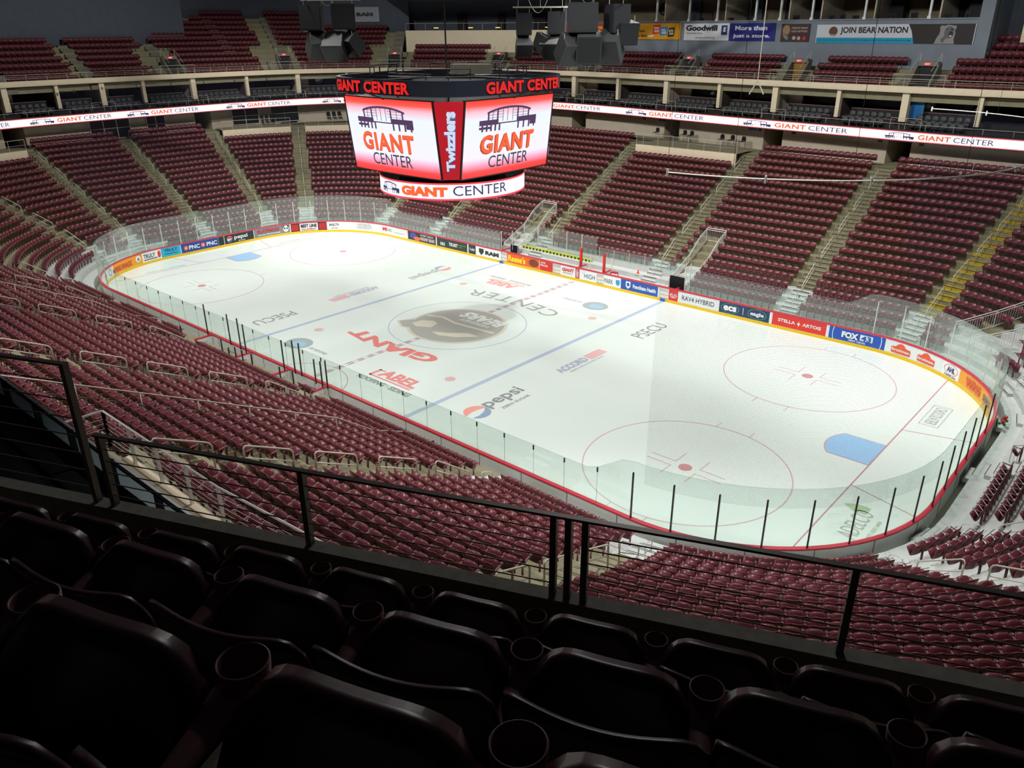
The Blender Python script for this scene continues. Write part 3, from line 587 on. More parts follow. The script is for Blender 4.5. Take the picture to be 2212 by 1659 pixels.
def tile(name, base, placements, mats, mi=None):
    V, F = base; n = len(V); N = len(placements); pl = np.array(placements, float)
    c, s = np.cos(pl[:, 3]), np.sin(pl[:, 3])
    X = pl[:, 0, None]+V[None, :, 0]*c[:, None]-V[None, :, 1]*s[:, None]; Y = pl[:, 1, None]+V[None, :, 0]*s[:, None]+V[None, :, 1]*c[:, None]
    Z = pl[:, 2, None]+V[None, :, 2]; co = np.stack([X, Y, Z], -1).reshape(-1, 3)
    return co, F, n, N
def fastmesh(name, chunks, mats, smooth=True):
    """chunks: list of (co, F, n, N, material index per face)"""
    me = bpy.data.meshes.new(name); CO = np.concatenate([c[0] for c in chunks]); off = 0; LV = []; LT_ = []; MI = []
    for co, F, n, N, mi in chunks:
        flatf = np.array([i for f in F for i in f]); lt = np.array([len(f) for f in F])
        LV.append((flatf[None, :]+(np.arange(N)*n)[:, None]+off).ravel()); LT_.append(np.tile(lt, N)); MI.append(np.tile(np.array(mi), N)); off += n*N
    LV = np.concatenate(LV); LT_ = np.concatenate(LT_); MI = np.concatenate(MI)
    me.vertices.add(len(CO)); me.vertices.foreach_set('co', CO.ravel()); me.loops.add(len(LV)); me.loops.foreach_set('vertex_index', LV.astype(np.int32))
    me.polygons.add(len(LT_)); st = np.concatenate([[0], np.cumsum(LT_)[:-1]]); me.polygons.foreach_set('loop_start', st.astype(np.int32))
    me.polygons.foreach_set('material_index', MI.astype(np.int32)); me.update(calc_edges=True)
    return link(name, me, mats)
# plan of the lower bowl: which rows exist where
PLAT = [('f3', 'f2'), ('l1', 'l2'), ('l2', 'l3'), ('l5', 'l6'), ('l6', 'l7'), ('n4', 'r1'), ('r1', 'r2')]
def portal(x, y):
    if y > 0 and (7.35 < x < 9.35 or -8.6 < x < -6.6) and y < 19.3: return True
    if 26.3 < x < 29.9 and 12.2 < y < 14.9+.3: return True
    if x > 30 and 1.0 < y < 3.6 and x < 34.5: return True
    if y < 0 and -11.5 < x < -10.4 and y > -15: return True
    return False
def seat_positions():
    out = []; n = len(AORD)
    for i in range(n):
        ka, kb = AORD[i], AORD[(i+1) % n]; sa, sb = AISLE[ka], AISLE[kb]
        if sb < sa: sb += TOT
        for k in range(1, 21):
            if (ka, kb) in PLAT and k <= (2 if ka == 'n4' else 3): continue
            d, z = ROWS[k]; S = np.linspace(sa, sb, 60); P = np.array([opt(s, d)[:2] for s in S]); L = np.concatenate([[0], np.cumsum(np.linalg.norm(np.diff(P, axis=0), axis=1))])
            a0, a1 = .66, L[-1]-.66; m = int((a1-a0)/.502)
            if m < 1: continue
            g0 = (a1-a0-m*.502)/2
            for j in range(m):
                l = a0+g0+.502*(j+.5); s = float(np.interp(l, L, S)); x, y, nx, ny = opt(s, d)
                if portal(x, y): continue
                if k >= 19 and abs(y) > BY and ((y > 0 and -8.3 < x < 8.6) or (y < 0 and -8.1 < x < 3.9)): continue
                if k == 20 and (y < -4 or x > 26): continue
                if not in_view(x, y, z+.6): continue
                out.append((x, y, z, math.atan2(-nx, ny)*1.0, k, ka, kb, j, m))
    return out
SP = []
for (x, y, z, _, k, ka, kb, j, m) in seat_positions():
    # rz such that local +y points inwards (towards the ice)
    s = None
    SP.append((x, y, z, 0, k, ka, kb, j, m))
def inward(x, y):
    # normal of the oval at (x,y)
    ax, ay = abs(x), abs(y)
    if ax <= CX: n = (0, 1)
    elif ay <= CY: n = (1, 0)
    else: l = math.hypot(ax-CX, ay-CY); n = ((ax-CX)/l, (ay-CY)/l)
    return -n[0]*math.copysign(1, x), -n[1]*math.copysign(1, y)
SP = [(x, y, z, math.atan2(inward(x, y)[1], inward(x, y)[0])-PI/2, k, ka, kb, j, m) for (x, y, z, _, k, ka, kb, j, m) in SP]
# the foreground deck hides part of the bowl: hidden under the parapet line
FA = (33.86, -32.65); FT = math.radians(23.5); ft = (math.cos(FT), math.sin(FT)); fnn = (-ft[1], ft[0])
def hidden(x, y, z):
    dx, dy, dz = x-CAM[0], y-CAM[1], z-CAM[2]
    den = dx*fnn[0]+dy*fnn[1]; num = (FA[0]-CAM[0])*fnn[0]+(FA[1]-CAM[1])*fnn[1]+.78
    if den <= 0: return False
    t = num/den; return 0 < t < 1 and CAM[2]+dz*t < 15.0
seats = []
for p in SP:
    if hidden(p[0], p[1], p[2]+.8): continue
    w = pix(p[0], p[1], p[2]+.6)
    seats.append((w[2], p, -20 < w[0] < 2232 and -10 < w[1] < 1669))
seats.sort(key=lambda q: q[0]); near = [q for q in seats if q[2]][:265]; ns = set(id(q[1]) for q in near); far_ = [q[1] for q in seats if id(q[1]) not in ns]
def part_mesh(name, g, m):
    me = bpy.data.meshes.new(name); me.from_pydata([tuple(v) for v in g[0]], [], g[1]); me.materials.append(m); me.polygons.foreach_set('use_smooth', [True]*len(g[1])); me.update(); return me
PM = {}
for nm, P in (('a', MID), ('b', MIDSQ)):
    PM[nm] = {k: part_mesh(k, P[k], M['arm'] if k in ('armrest', 'cup_holder') else M['seat']) for k in P}
    for k in ('backrest', 'seat'):
        pass
SIDE = {('n4', 'r1'): 'goalpost side', ('r1', 'r2'): 'right end side'}
rows_used = {}
for w, p, _ in near:
    x, y, z, rz, k, ka, kb, j, m = p
    root = empty('stadium_seat', (x, y, z), rz)
    # count from whichever stair the block shares
    if ka == 'r1': a, i = 'the three-post stair', j; 
    elif kb == 'r1': a, i = 'the three-post stair', m-1-j
    elif kb == 'r2': a, i = 'the right curve stair', m-1-j
    elif ka == 'r2': a, i = 'the right curve stair', j
    elif ka == 'n4': a, i = 'the near blue-line aisle', j
    elif kb == 'n4': a, i = 'the near blue-line aisle', m-1-j
    else: a, i = 'the '+ka+' aisle', j
    side = {'n4': 'near block', 'r1': 'corner block', 'n3': 'middle near block', 'r2': 'end block'}.get(ka, 'end block')
    tag(root, 'maroon seat, %s, %s from %s, %s row off the ice' % (side, nth(i, 'nearest'), a, nth(20-k)), 'seat', 'maroon seats in the nearest lower bowl blocks')
    for kk, me in PM['b' if k >= 15 else 'a'].items():
        o = bpy.data.objects.new(kk, me); COL.objects.link(o); o.parent = root
# everything else in one counted-past mass
ch = []
for P, sel in ((LOW, lambda k: k < 17), (LOWSQ, lambda k: k >= 17)):
    pl = [(p[0], p[1], p[2], p[3]) for p in far_ if sel(p[4])]
    V, F = merge_parts(P, ['backrest', 'seat', 'armrest']); nb = len(P['backrest'][1])+len(P['seat'][1])
    co, F, n, N = tile('x', (V, F), pl, None); ch.append((co, F, n, N, [0]*nb+[1]*(len(F)-nb)))
def upper_rows():
    out = []
    def nrows(s):
        if s < 85: return 7
        if s < 91: return 8+int((s-85)/1.5)
        if s < 100: return 12
        if s < 106.2: return 9
        if s < 124.3: return 5
        if s < 165: return 4
        return 7
    stairs = [75.0, 67.4, 83.35, 95.19, 106.0, 117.47, 128.48, 140.75, 151.99, 162.35]
    for i in range(12):
        o = 2.5+.85*i; z = 13.3+.525*i if True else 0; s = 62.
        while s < RS1-1:
            x, y, nx, ny = rpt(s, o); x2, y2, _, _ = rpt(s+.5, o); step = .5*.5/max(.2, math.hypot(x2-x, y2-y)); s += step
            if i >= nrows(s): continue
            half = .75 if s < 79 or i > 4 else 1.9
            if any(abs(s-q) < (half if q > 80 else .75) for q in stairs): continue
            if in_view(x, y, z+.6): out.append((x, y, z, math.atan2(-ny, -nx)-PI/2))
    return out
UP = upper_rows(); V, F = merge_parts(LOW, ['backrest', 'seat', 'armrest']); nb = len(LOW['backrest'][1])+len(LOW['seat'][1])
co, F, n, N = tile('x', (V, F), UP, None); ch.append((co, F, n, N, [0]*nb+[1]*(len(F)-nb)))
o = fastmesh('stadium_seats', ch, [M['seat'], M['arm']]); tag(o, 'thousands of maroon folding seats filling the bowl and upper deck rows', 'seats', None, 'stuff')
print('SEATS', len(near), len(far_), len(UP))

# ------------------------------------------------------------------ glass around the boards
GL = empty('x'); bpy.data.objects.remove(GL)
NEARZ = 'near straight'; 
def zone(s):
    s = s % TOT
    if s < CX or s > TOT-CX: return 'near straight'
    if s < CX+QA: return 'near right corner'
    if s < CX+QA+2*CY: return 'right end'
    if s < CX+2*QA+2*CY: return 'far right corner'
    if s < S_FAR+CX: return 'far straight'
    if s < S_FAR+CX+QA: return 'far left corner'
    if s < S_FAR+CX+QA+2*CY: return 'left end'
    return 'near left corner'
def gtop(s):
    x = abs(opt(s)[0]); return 3.5 if x > 21.9 else (2.5 if x < 20.4 else 2.5+(x-20.4)/1.5)
post_m = M['rail']
zcount = {}
NP = 100; ds = TOT/NP
for i in range(NP):
    s0, s1 = i*ds, (i+1)*ds; sm = (s0+s1)/2; x, y, nx, ny = opt(sm)
    if y > BY-.1 and -7.9 < x < 9.3: continue
    z = zone(sm); k = zcount.get(z, 0); zcount[z] = k+1
    mb = MB(); n = 3; A = [opt(s0+(s1-s0)*j/n, .07)[:2] for j in range(n+1)]; B = [opt(s0+(s1-s0)*j/n, .085)[:2] for j in range(n+1)]; Z = [gtop(s0+(s1-s0)*j/n) for j in range(n+1)]
    mb.strip([(*p, 1.07) for p in A], [(*p, q) for p, q in zip(A, Z)]); mb.strip([(*p, q) for p, q in zip(B, Z)], [(*p, 1.07) for p in B])
    root = mb.build('glass_screen', M['glass'])
    tag(root, 'clear rink glass panel on the %s, %s counted anticlockwise' % (z, nth(k)), 'glass panel', 'clear glass panels on top of the boards')
    e = MB(); e.strip([(*p, q) for p, q in zip(A, Z)], [(*p, q) for p, q in zip(B, Z)]); e.build('glass_edge', M['glass_edge'], root)
    tall = gtop(sm) > 3.4 or (y > 0 and x > 21) ; px, py, _, _ = opt(s0, .1)
    zt = 3.05 if gtop(s0) > 3.3 else 1.12
    p = MB()
    if zt > 2:
        p.bar((px, py, 1.05), (px, py, zt), .05, .06); nm = 'post'
        p.build(nm, M['dark_metal'] if y < 4 and x > 15 else M['white_rail'], root)
    else:
        p.bar((px, py, gtop(s0)-.22), (px, py, gtop(s0)-.02), .05, .04); p.bar((px, py, 1.07), (px, py, gtop(s0)), .008, .008); p.build('clip', M['dark_metal'], root)
# ------------------------------------------------------------------ end netting
def net(name, s0, s1, label):
    S = s_range(s0, s1, .7); me = bpy.data.meshes.new(name); V = [(*opt(s, .35)[:2], 2.9) for s in S]+[(*opt(s, .35)[:2], 13.9) for s in S]; n = len(S)
    me.from_pydata(V, [], [(i, i+1, n+i+1, n+i) for i in range(n-1)]); uv = me.uv_layers.new(name='UVMap'); cell = .055
    for p in me.polygons:
        for li in p.loop_indices:
            v = me.loops[li].vertex_index; i = v % n; uv.data[li].uv = ((S[i]-s0)*1.05/cell, (0 if v < n else 11.0/cell))
    o = link(name, me, M['net']); tag(o, label, 'net')
    mb = MB(); mb.tube([(*opt(s, .35)[:2], 13.9) for s in S], .022 if s0 < 50 else .012, 6); rm_ = M['white_rail'] if s0 < 50 else M['dark_metal']; mb.build('rod', rm_, o)
    mb = MB()
    for i in range(0, n, 4): mb.bar((V[n+i][0], V[n+i][1], 13.78), (V[n+i][0], V[n+i][1], 14.0), .06, .06)
    mb.build('clamp', rm_, o)
    return o
net('safety_net', CX+.9, CX+2*QA+2*CY-1.0, 'dark netting hanging from a curved rod round the right end')
net('safety_net', S_FAR+CX+2.2, TOT-CX-2.0, 'dark netting hanging round the left end')
for s in (CX+.9, CX+2.8, CX+6, CX+9.5, CX+QA+4, CX+QA+2*CY+3, CX+QA+2*CY+9):
    x, y, nx, ny = opt(s, .35); mb = MB(); mb.tube([(x, y, 13.9), (x-nx*.3, y-ny*.3, 27)], .008, 4); tag(mb.build('hanging_cable', M['dark_metal']), 'thin cable holding up the right net rod', 'cable', 'cables holding the net rods')

# ------------------------------------------------------------------ far side benches and glass behind them
def wallseg(name, pts, z0, z1, th, m, cap=None, label=None, cat=None):
    mb = MB()
    for a, b in zip(pts[:-1], pts[1:]): mb.bar((a[0], a[1], (z0+z1)/2), (b[0], b[1], (z0+z1)/2), th, z1-z0)
    o = mb.build(name, m)
    if label: tag(o, label, cat)
    if cap:
        mb = MB()
        for a, b in zip(pts[:-1], pts[1:]): mb.bar((a[0], a[1], z1+.03), (b[0], b[1], z1+.03), th+.05, .06)
        mb.build('cap_rail', cap, o)
    return o
wallseg('bench_wall', [(-7.6, 14.75), (8.7, 14.75)], 0, .95, .1, M['white'], M['red'], 'long white wall behind the far benches', 'wall')
wallseg('bench_divider', [(-8.05, 13.1), (-8.05, 14.8)], 0, .95, .1, M['white'], M['red'], 'white divider wall at the scoreboard end of the far benches', 'wall')
wallseg('bench_divider', [(-.1, 13.1), (-.1, 14.7)], 0, .95, .1, M['white'], M['red'], 'white divider beside the two red padded posts', 'wall')
wallseg('bench_divider', [(2.3, 13.1), (2.3, 14.7)], 0, .95, .1, M['white'], M['red'], 'white divider right of the two red padded posts', 'wall')
wallseg('bench_divider', [(8.6, 13.1), (8.6, 14.8)], 0, .95, .1, M['white'], M['red'], 'white divider at the yellow-stair end of the far benches', 'wall')
for x, y, lab in ((-.05, 13.6, 'red padded post at the scoreboard side of the bench gap'), (2.3, 13.35, 'red padded post at the other side of the bench gap')):
    mb = MB(); mb.box(x, y, 1.0, 2.35, .16, .16); mb.box(x, y, 2.33, 2.42, .18, .18); tag(mb.build('padded_pillar', M['redpad']), lab, 'post')
mb = MB(); mb.box(-3.5, 14.85, .98, 1.3, 7.2, .16); 
o = tag(mb.build('bench_rack', M['hivis']), 'low green and yellow rack along the bench glass', 'rack')
mb = MB(); [mb.box(-6.9+i*.36, 14.74, 1.0, 1.24, .1, .06) for i in range(20)]; mb.build('slot', M['black'], o)
mb = MB(); mb.cyl(4.6, 14.5, .98, 1.42, .13, 14, .02); mb.box(4.6, 14.5, .96, .99, .34, .34); tag(mb.build('traffic_cone', M['cone']), 'orange cone standing on the bench wall', 'cone')
mb = MB(); mb.box(3.1, 13.6, 1.05, 1.14, .5, .3); mb.tube([(2.8, 13.5, 0), (2.8, 13.5, 1.05)], .03); mb.tube([(3.35, 13.7, 0), (3.35, 13.7, 1.05)], .03)
tag(mb.build('stool', M['red']), 'red stool beyond the bench gate', 'stool')
bxs = [-7.2, -5.7, -4.2, -2.7, -1.2, .3]
for i in range(5):
    a, b = bxs[i], bxs[i+1]; mb = MB(); mb.box((a+b)/2, 15.2, 1.05, 3.0, b-a-.02, .015); o = mb.build('glass_screen', M['glass'])
    tag(o, 'tall glass screen behind the far bench, %s from the stair gate' % nth(i), 'glass panel', 'glass screens behind the far benches'); mb = MB(); mb.box(a, 15.2, .95, 3.0, .05, .04); mb.build('post', M['white_rail'], o)
for i, a in enumerate((.5, 1.9, 3.3, 4.7, 6.1)):
    mb = MB(); mb.box(a+.7, 15.2, 1.0, 2.3, 1.38, .015); o = mb.build('glass_screen', M['glass'])
    tag(o, 'low glass screen behind the far bench, %s from the red posts' % nth(i), 'glass panel', 'glass screens behind the far benches'); mb = MB(); mb.box(a, 15.2, .95, 2.3, .04, .03); mb.build('post', M['rail'], o)
for x, y, h in ((-8.0, 13.2, 2.6), (-7.4, 13.9, 2.6), (1.2, 13.1, 2.2), (2.9, 13.5, 2.2), (9.25, 13.3, 3.0), (9.6, 13.3, 3.0)):
    mb = MB(); mb.box(x, y, 1.0, h, .05, .05); tag(mb.build('glass_upright', M['white_rail']), 'pale upright glass post by the far benches', 'post', 'upright glass posts by the far benches')
# stair portals with picket fences at rink level
def picket(pts, name, label, h=1.0, m=None):
    mb = MB()
    for a, b in zip(pts[:-1], pts[1:]):
        a, b = Vector(a), Vector(b); mb.tube([a+Vector((0, 0, h)), b+Vector((0, 0, h))], .028, 6); mb.tube([a+Vector((0, 0, h-.14)), b+Vector((0, 0, h-.14))], .02, 5); mb.tube([a+Vector((0, 0, .08)), b+Vector((0, 0, .08))], .018, 5)
        n = max(1, int((b-a).length/.13))
        for i in range(n+1):
            p = a+(b-a)*i/n; mb.tube([p+Vector((0, 0, .08)), p+Vector((0, 0, h-.14))], .009, 4)
    for p in pts: p = Vector(p); mb.tube([p, p+Vector((0, 0, h))], .025, 6)
    o = mb.build(name, m or M['white_rail']); tag(o, label, 'railing'); return o
def stair_portal(x0, x1, lab):
    zf = lambda y: zlin(y-BY)
    ys = [13.9, 15.2, 16.5, 17.8, 18.9]
    L = [(x0, y, zf(y)) for y in ys]; R_ = [(x1, y, zf(y)) for y in ys]
    picket(L, 'picket_railing', 'stepped white picket railing, scoreboard side of the '+lab); picket(R_, 'picket_railing', 'stepped white picket railing, net side of the '+lab)
    picket([(x0, 19.0, zf(19)), (x1, 19.0, zf(19))], 'picket_railing', 'white picket railing across the head of the '+lab)
    mb = MB(); mb.box((x0+x1)/2, 19.05, 0, zf(19)+.05, x1-x0, .15); 
    for x in (x0, x1):
        mb.hexa([(x-.05, 13.6, 0), (x+.05, 13.6, 0), (x+.05, 19, 0), (x-.05, 19, 0), (x-.05, 13.6, zf(13.9)+.1), (x+.05, 13.6, zf(13.9)+.1), (x+.05, 19, zf(19)+.1), (x-.05, 19, zf(19)+.1)])
    o = tag(mb.build('stair_portal', M['concrete']), 'concrete walled opening of the '+lab, 'stairwell')
    mb = MB(); mb.box((x0+x1)/2, 18.9, .1, 2.6, x1-x0-.12, .1); mb.build('dark_doorway', M['black'], o)
    for i in range(4):
        mb = MB(); mb.box((x0+x1)/2, 14.3+i*.4, .05, .25+i*.3, x1-x0-.1, .4); mb.build('step', M['concrete'], o)
stair_portal(7.62, 9.15, 'stair opening beside the centre-right glass'); stair_portal(-8.35, -6.8, 'stair opening behind the orange advert')
mb = MB(); mb.box(8.4, 13.75, 0, 1.75, 1.2, .12); tag(mb.build('black_gate', M['black']), 'black padded gate at the foot of the right far stair opening', 'gate')
mb = MB(); mb.box(-7.2, 13.95, 0, 1.4, .8, .12); tag(mb.build('black_gate', M['black']), 'dark gate at the foot of the far stair opening by the orange advert', 'gate')
# right end: zamboni-style opening with picket gates
picket([(26.3, 14.2, 1.4), (28.0, 15.2, 2.2), (29.8, 16.2, 3.2)], 'picket_railing', 'white picket railing above the right end corner opening')
picket([(27.5, 12.4, 1.2), (29.4, 13.1, 2.0), (31.0, 13.8, 2.9)], 'picket_railing', 'white picket railing along the right end corner opening')
picket([(32.0, 3.7, .9), (33.8, 3.9, 1.8)], 'picket_railing', 'white picket gate on the far side of the dark end opening'); picket([(32.0, .9, .9), (34.6, 1.0, 1.9)], 'picket_railing', 'white picket gate on the near side of the dark end opening')
mb = MB(); mb.box(33.0, 2.3, .02, .5, 4.2, 2.5); tag(mb.build('steel_ramp', mat('ribbed_steel', (.1, .105, .1), .35, .6, noise=.5, nscale=9)), 'dark ribbed steel ramp in the opening at the right end', 'ramp')
# near side penalty boxes
for x, lab in ((-7.95, 'far'), (-3.6, 'second'), (.2, 'third'), (3.6, 'near')):
    wallseg('box_divider', [(x, -13.1), (x, -15.0)], 0, 1.0, .08, M['white_outer'], M['red'], 'white penalty box divider with red cap, %s one along the near boards' % {'far': 'far blue line', 'second': 'timekeeper side', 'third': 'centre line', 'near': 'nearest'}[lab], 'divider')
wallseg('box_back_wall', [(-7.95, -15.05), (3.6, -15.05)], 0, 1.0, .08, M['white_outer'], M['red'], 'white wall with red cap behind the penalty boxes', 'wall')
for x0, x1, lab in ((-7.5, -4.2, 'first penalty box'), (-3.2, -.2, 'timekeeper box'), (.6, 3.2, 'second penalty box')):
    mb = MB(); mb.box((x0+x1)/2, -14.6, .3, .42, x1-x0, .35); mb.box((x0+x1)/2, -14.6, 0, .3, x1-x0-.4, .2); tag(mb.build('bench', M['dark_metal']), 'dark bench inside the '+lab, 'bench')
mb = MB(); mb.box(-1.9, -14.3, .7, .76, 2.4, .7); mb.box(-3.0, -14.3, 0, .7, .06, .6); mb.box(-.8, -14.3, 0, .7, .06, .6); tag(mb.build('timekeeper_table', M['dark']), 'dark timekeeper table between the penalty boxes', 'table')
mb = MB(); mb.box(-2.9, -14.75, .95, 1.3, .4, .3); tag(mb.build('monitor', M['black']), 'black monitor on the timekeeper wall', 'monitor')
for i, (x, y, zt) in enumerate(((-8, -13.3, 3.0), (-8, -14.9, 2.1), (-5.6, -13.2, 2.9), (-4.5, -13.2, 2.9), (-3.6, -13.4, 2.8), (-3.6, -14.8, 2.3), (-2.9, -14.8, 2.0), (-2.2, -14.8, 2.2), (-1.5, -14.8, 2.2), (-.4, -14.9, 2.3), (.2, -13.4, 2.8), (.9, -13.2, 2.9), (1.5, -13.2, 2.9), (2.2, -14.9, 2.3), (2.9, -13.3, 2.4), (3.2, -14.8, 2.3), (3.6, -13.4, 2.5), (3.9, -13.3, 2.6))):
    mb = MB(); mb.box(x, y, 1.0, zt, .05, .06); tag(mb.build('glass_upright', M['dark_metal']), 'dark upright glass post standing among the penalty boxes', 'post', 'dark glass posts of the penalty boxes')
mb = MB()
mb.box(-10.6, -14.6, 0, 1.3, .1, .6); 
for i in range(5): mb.box(-10.3+i*.16, -14.5, .1, 1.2, .03, .03)
tag(mb.build('barred_gate', M['dark_metal']), 'small dark barred gate behind the near boards by the far blue line', 'gate')
mb = MB(); mb.box(12.5, -14.2, 0, 1.3, .1, .5)
for i in range(5): mb.box(12.8+i*.16, -14.1, .1, 1.2, .03, .03)
tag(mb.build('barred_gate', M['dark_metal']), 'small dark barred gate at the foot of the right long guard rail', 'gate')
def ball(mb, x, y, z, r):
    mb.tube([(x, y, z+r*math.sin(a)) for a in (-1.4, -.8, -.3, .3, .8, 1.4)], [r*math.cos(a) for a in (-1.4, -.8, -.3, .3, .8, 1.4)], 8)
for yy, lab in ((5.15, 'red flower head with leaves behind the right end glass, nearer the orange advert'), (4.65, 'red flower head with leaves behind the right end glass, nearer the steel ramp')):
    mb = MB(); [ball(mb, 30.95+a, yy+b, 1.22+c, .06) for a, b, c in ((0, 0, 0), (.05, .04, .03), (-.05, .04, .02), (.02, -.05, .03))]; o = tag(mb.build('flower', M['redpad']), lab, 'flower'); mb = MB(); [ball(mb, 30.95+a, yy+b, 1.12+c, .07) for a, b, c in ((0, .12, 0), (.1, -.08, 0), (-.1, -.05, 0))]; mb.tube([(30.95, yy, 1.07), (30.95, yy, 1.2)], .02); mb.build('leaves', mat('green_leaf', (.02, .12, .03), .6), o)


# ------------------------------------------------------------------ platforms, concourse walls, club level
def srange(a, b, d=1.0):
    n = max(1, int((b-a)/d)); return [a+(b-a)*i/n for i in range(n+1)]
def owall(name, m, s0, s1, d, z0, z1, th=.15, ds=.8):
    mb = MB(); S = srange(s0, s1, ds); A = [(*opt(s, d)[:2],) for s in S]; B = [(*opt(s, d+th)[:2],) for s in S]
    q = lambda P, z: [(*p, z) for p in P]
    mb.strip(q(A, z0), q(A, z1)); mb.strip(q(A, z1), q(B, z1)); mb.strip(q(B, z1), q(B, z0))
    for i in (0, -1): mb.add([(*A[i], z0), (*A[i], z1), (*B[i], z1), (*B[i], z0)], [(0, 1, 2, 3)])
    o = mb.build(name, m); return tag(o, kind='structure')
def rail_run(pts, h, name, label, mids=(.5,), post=1.6, m=None, r=.02, grp=None):
    mb = MB(); P = [Vector(p) for p in pts]; mb.tube([p+Vector((0, 0, h)) for p in P], r, 5)
    for q in mids: mb.tube([p+Vector((0, 0, h*q)) for p in P], r*.6, 4)
    acc = post
    for a, b in zip(P[:-1], P[1:]):
        l = (b-a).length; t = 0
        while acc+0 <= l-t+1e-6 or acc == post and a is P[0]:
            if a is P[0] and acc == post and t == 0: mb.tube([a, a+Vector((0, 0, h))], r*.9, 5)
            if acc > l-t: break
            t += acc; acc = post; p = a+(b-a)*t/l; mb.tube([p, p+Vector((0, 0, h))], r*.9, 5)
        acc -= (l-t); acc = max(acc, .05)
    mb.tube([P[-1], P[-1]+Vector((0, 0, h))], r*.9, 5)
    o = mb.build(name, m or M['rail']); tag(o, label, 'railing', grp); return o
PDX = PD = ROWS[4][0]+.3
PLAB = {('f3', 'f2'): 'above the far benches', ('l1', 'l2'): 'beside the scoreboard', ('l2', 'l3'): 'in front of the glazed room', ('l5', 'l6'): 'at the left corner', ('l6', 'l7'): 'at the near left corner', ('n4', 'r1'): 'below the parapet', ('r1', 'r2'): 'at the near right corner'}
for ka, kb in PLAT:
    sa, sb = AISLE[ka], AISLE[kb]
    if sb < sa: sb += TOT
    PD = ROWS[3][0]+.35 if ka == 'n4' else PDX; e0 = .62/(1 if 'f' in ka+kb or 'n' in ka else 2.2); x, y, _, _ = opt((sa+sb)/2, PD)
    if ka == 'r1': continue
    owall('wall_platform', M['beige'], sa+e0, sb-e0, PD, 6.6, 8.42, .2)
    mb = MB(); S = srange(sa+e0, sb-e0, .8); mb.strip([(*opt(s, PD)[:2], 8.4) for s in S], [(*opt(s, 17.6)[:2], 8.4) for s in S]); tag(mb.build('floor_platform', M['concrete']), kind='structure')
    pts = [(*opt(s, PD+.1)[:2], 8.42) for s in srange(sa+e0, sb-e0, 1.2)]
    if ka != 'n4': rail_run(pts, .9, 'platform_railing', 'steel railing on the beige wheelchair platform '+PLAB[(ka, kb)], (.5,), 1.5)
owall('floor_edge_concourse', M['concrete'], 0, TOT, 17.05, 8.0, 8.27, .4)
# near platform: pink-lit cable railing
AC = M['white_rail']; mb = MB()
nx0, nx1, yb = 17.35, 26.0, -28.45
def crail(pts, h=.98, nw=6):
    for a, b in zip(pts[:-1], pts[1:]):
        a, b = Vector(a), Vector(b); mb.tube([a+Vector((0, 0, h)), b+Vector((0, 0, h))], .028, 6)
        for i in range(nw): mb.tube([a+Vector((0, 0, .12+i*.13)), b+Vector((0, 0, .12+i*.13))], .006, 4)
        for p in ([a, b] if b == Vector(pts[-1]) else [a]): mb.bar(p, p+Vector((0, 0, h)), .05, .07)
PD = ROWS[3][0]+.35; pp = [opt(s, PD+.1) for s in srange(16.5, AISLE['r1']-.5, 1.3)]
crail([(p[0], p[1], 8.42) for p in pp]); tag(mb.build('cable_railing', AC), 'pink-lit white cable railing of the near platform below the parapet', 'railing')
mb = MB(); q = opt(16.5, PD+.1); crail([(q[0], q[1], 8.42), (q[0]-.1, q[1]-1.6, 8.42)]); tag(mb.build('cable_railing', AC), 'short white cable railing at the aisle end of the near platform', 'railing')
# concourse back wall with openings, windows, doors
def rwall(name, m, s0, s1, o, z0, z1, th=.2, ds=1.0, kind='structure', parent=None):
    mb = MB(); S = srange(s0, s1, ds); A = [rpt(s, o)[:2] for s in S]; B = [rpt(s, o+th)[:2] for s in S]
    q = lambda P, z: [(*p, z) for p in P]
    mb.strip(q(A, z0), q(A, z1)); mb.strip(q(A, z1), q(B, z1)); mb.strip(q(B, z1), q(B, z0)); mb.strip(q(B, z0), q(A, z0))
    for i in (0, -1): mb.add([(*A[i], z0), (*A[i], z1), (*B[i], z1), (*B[i], z0)], [(0, 1, 2, 3)])
    ob = mb.build(name, m, parent); return tag(ob, kind=kind) if kind else ob
def rs_near(x, y, o=0):
    d = (RC[:, 0]+RN[:, 0]*o-x)**2+(RC[:, 1]+RN[:, 1]*o-y)**2; return float(RS[int(np.argmin(d))])
vom = []
for k in ('f5', 'f4', 'f3', 'f2', 'f1', 'l1', 'l2', 'l3', 'l4', 'l5', 'l6', 'l7'):
    x, y, _, _ = opt(AISLE[k], 17.6); vom.append(rs_near(x, y, 1.4))
vom.sort(); OW = 1.5; edges = [-18.]+[v for q in vom for v in (q-.95, q+.95)]+[RS1]
for i in range(0, len(edges)-1, 2):
    a, b = edges[i], edges[i+1]
    rwall('wall_concourse', M['beige_wall'], a, b, OW, 7.6, 10.9)
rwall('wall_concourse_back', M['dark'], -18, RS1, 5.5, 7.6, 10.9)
for v in vom:
    for e in (-.95, .95):
        mb = MB(); a, b = rpt(v+e, OW), rpt(v+e, 5.5); mb.bar((a[0], a[1], 9.2), (b[0], b[1], 9.2), .12, 3.4); tag(mb.build('wall_return', M['beige_wall']), kind='structure')
mb = MB(); S = srange(-18, RS1, 1.2); mb.strip([(*rpt(s, -1.2 if False else .0)[:2], 8.22) for s in S], [(*rpt(s, 6)[:2], 8.22) for s in S]); tag(mb.build('floor_concourse', M['concrete']), kind='structure')
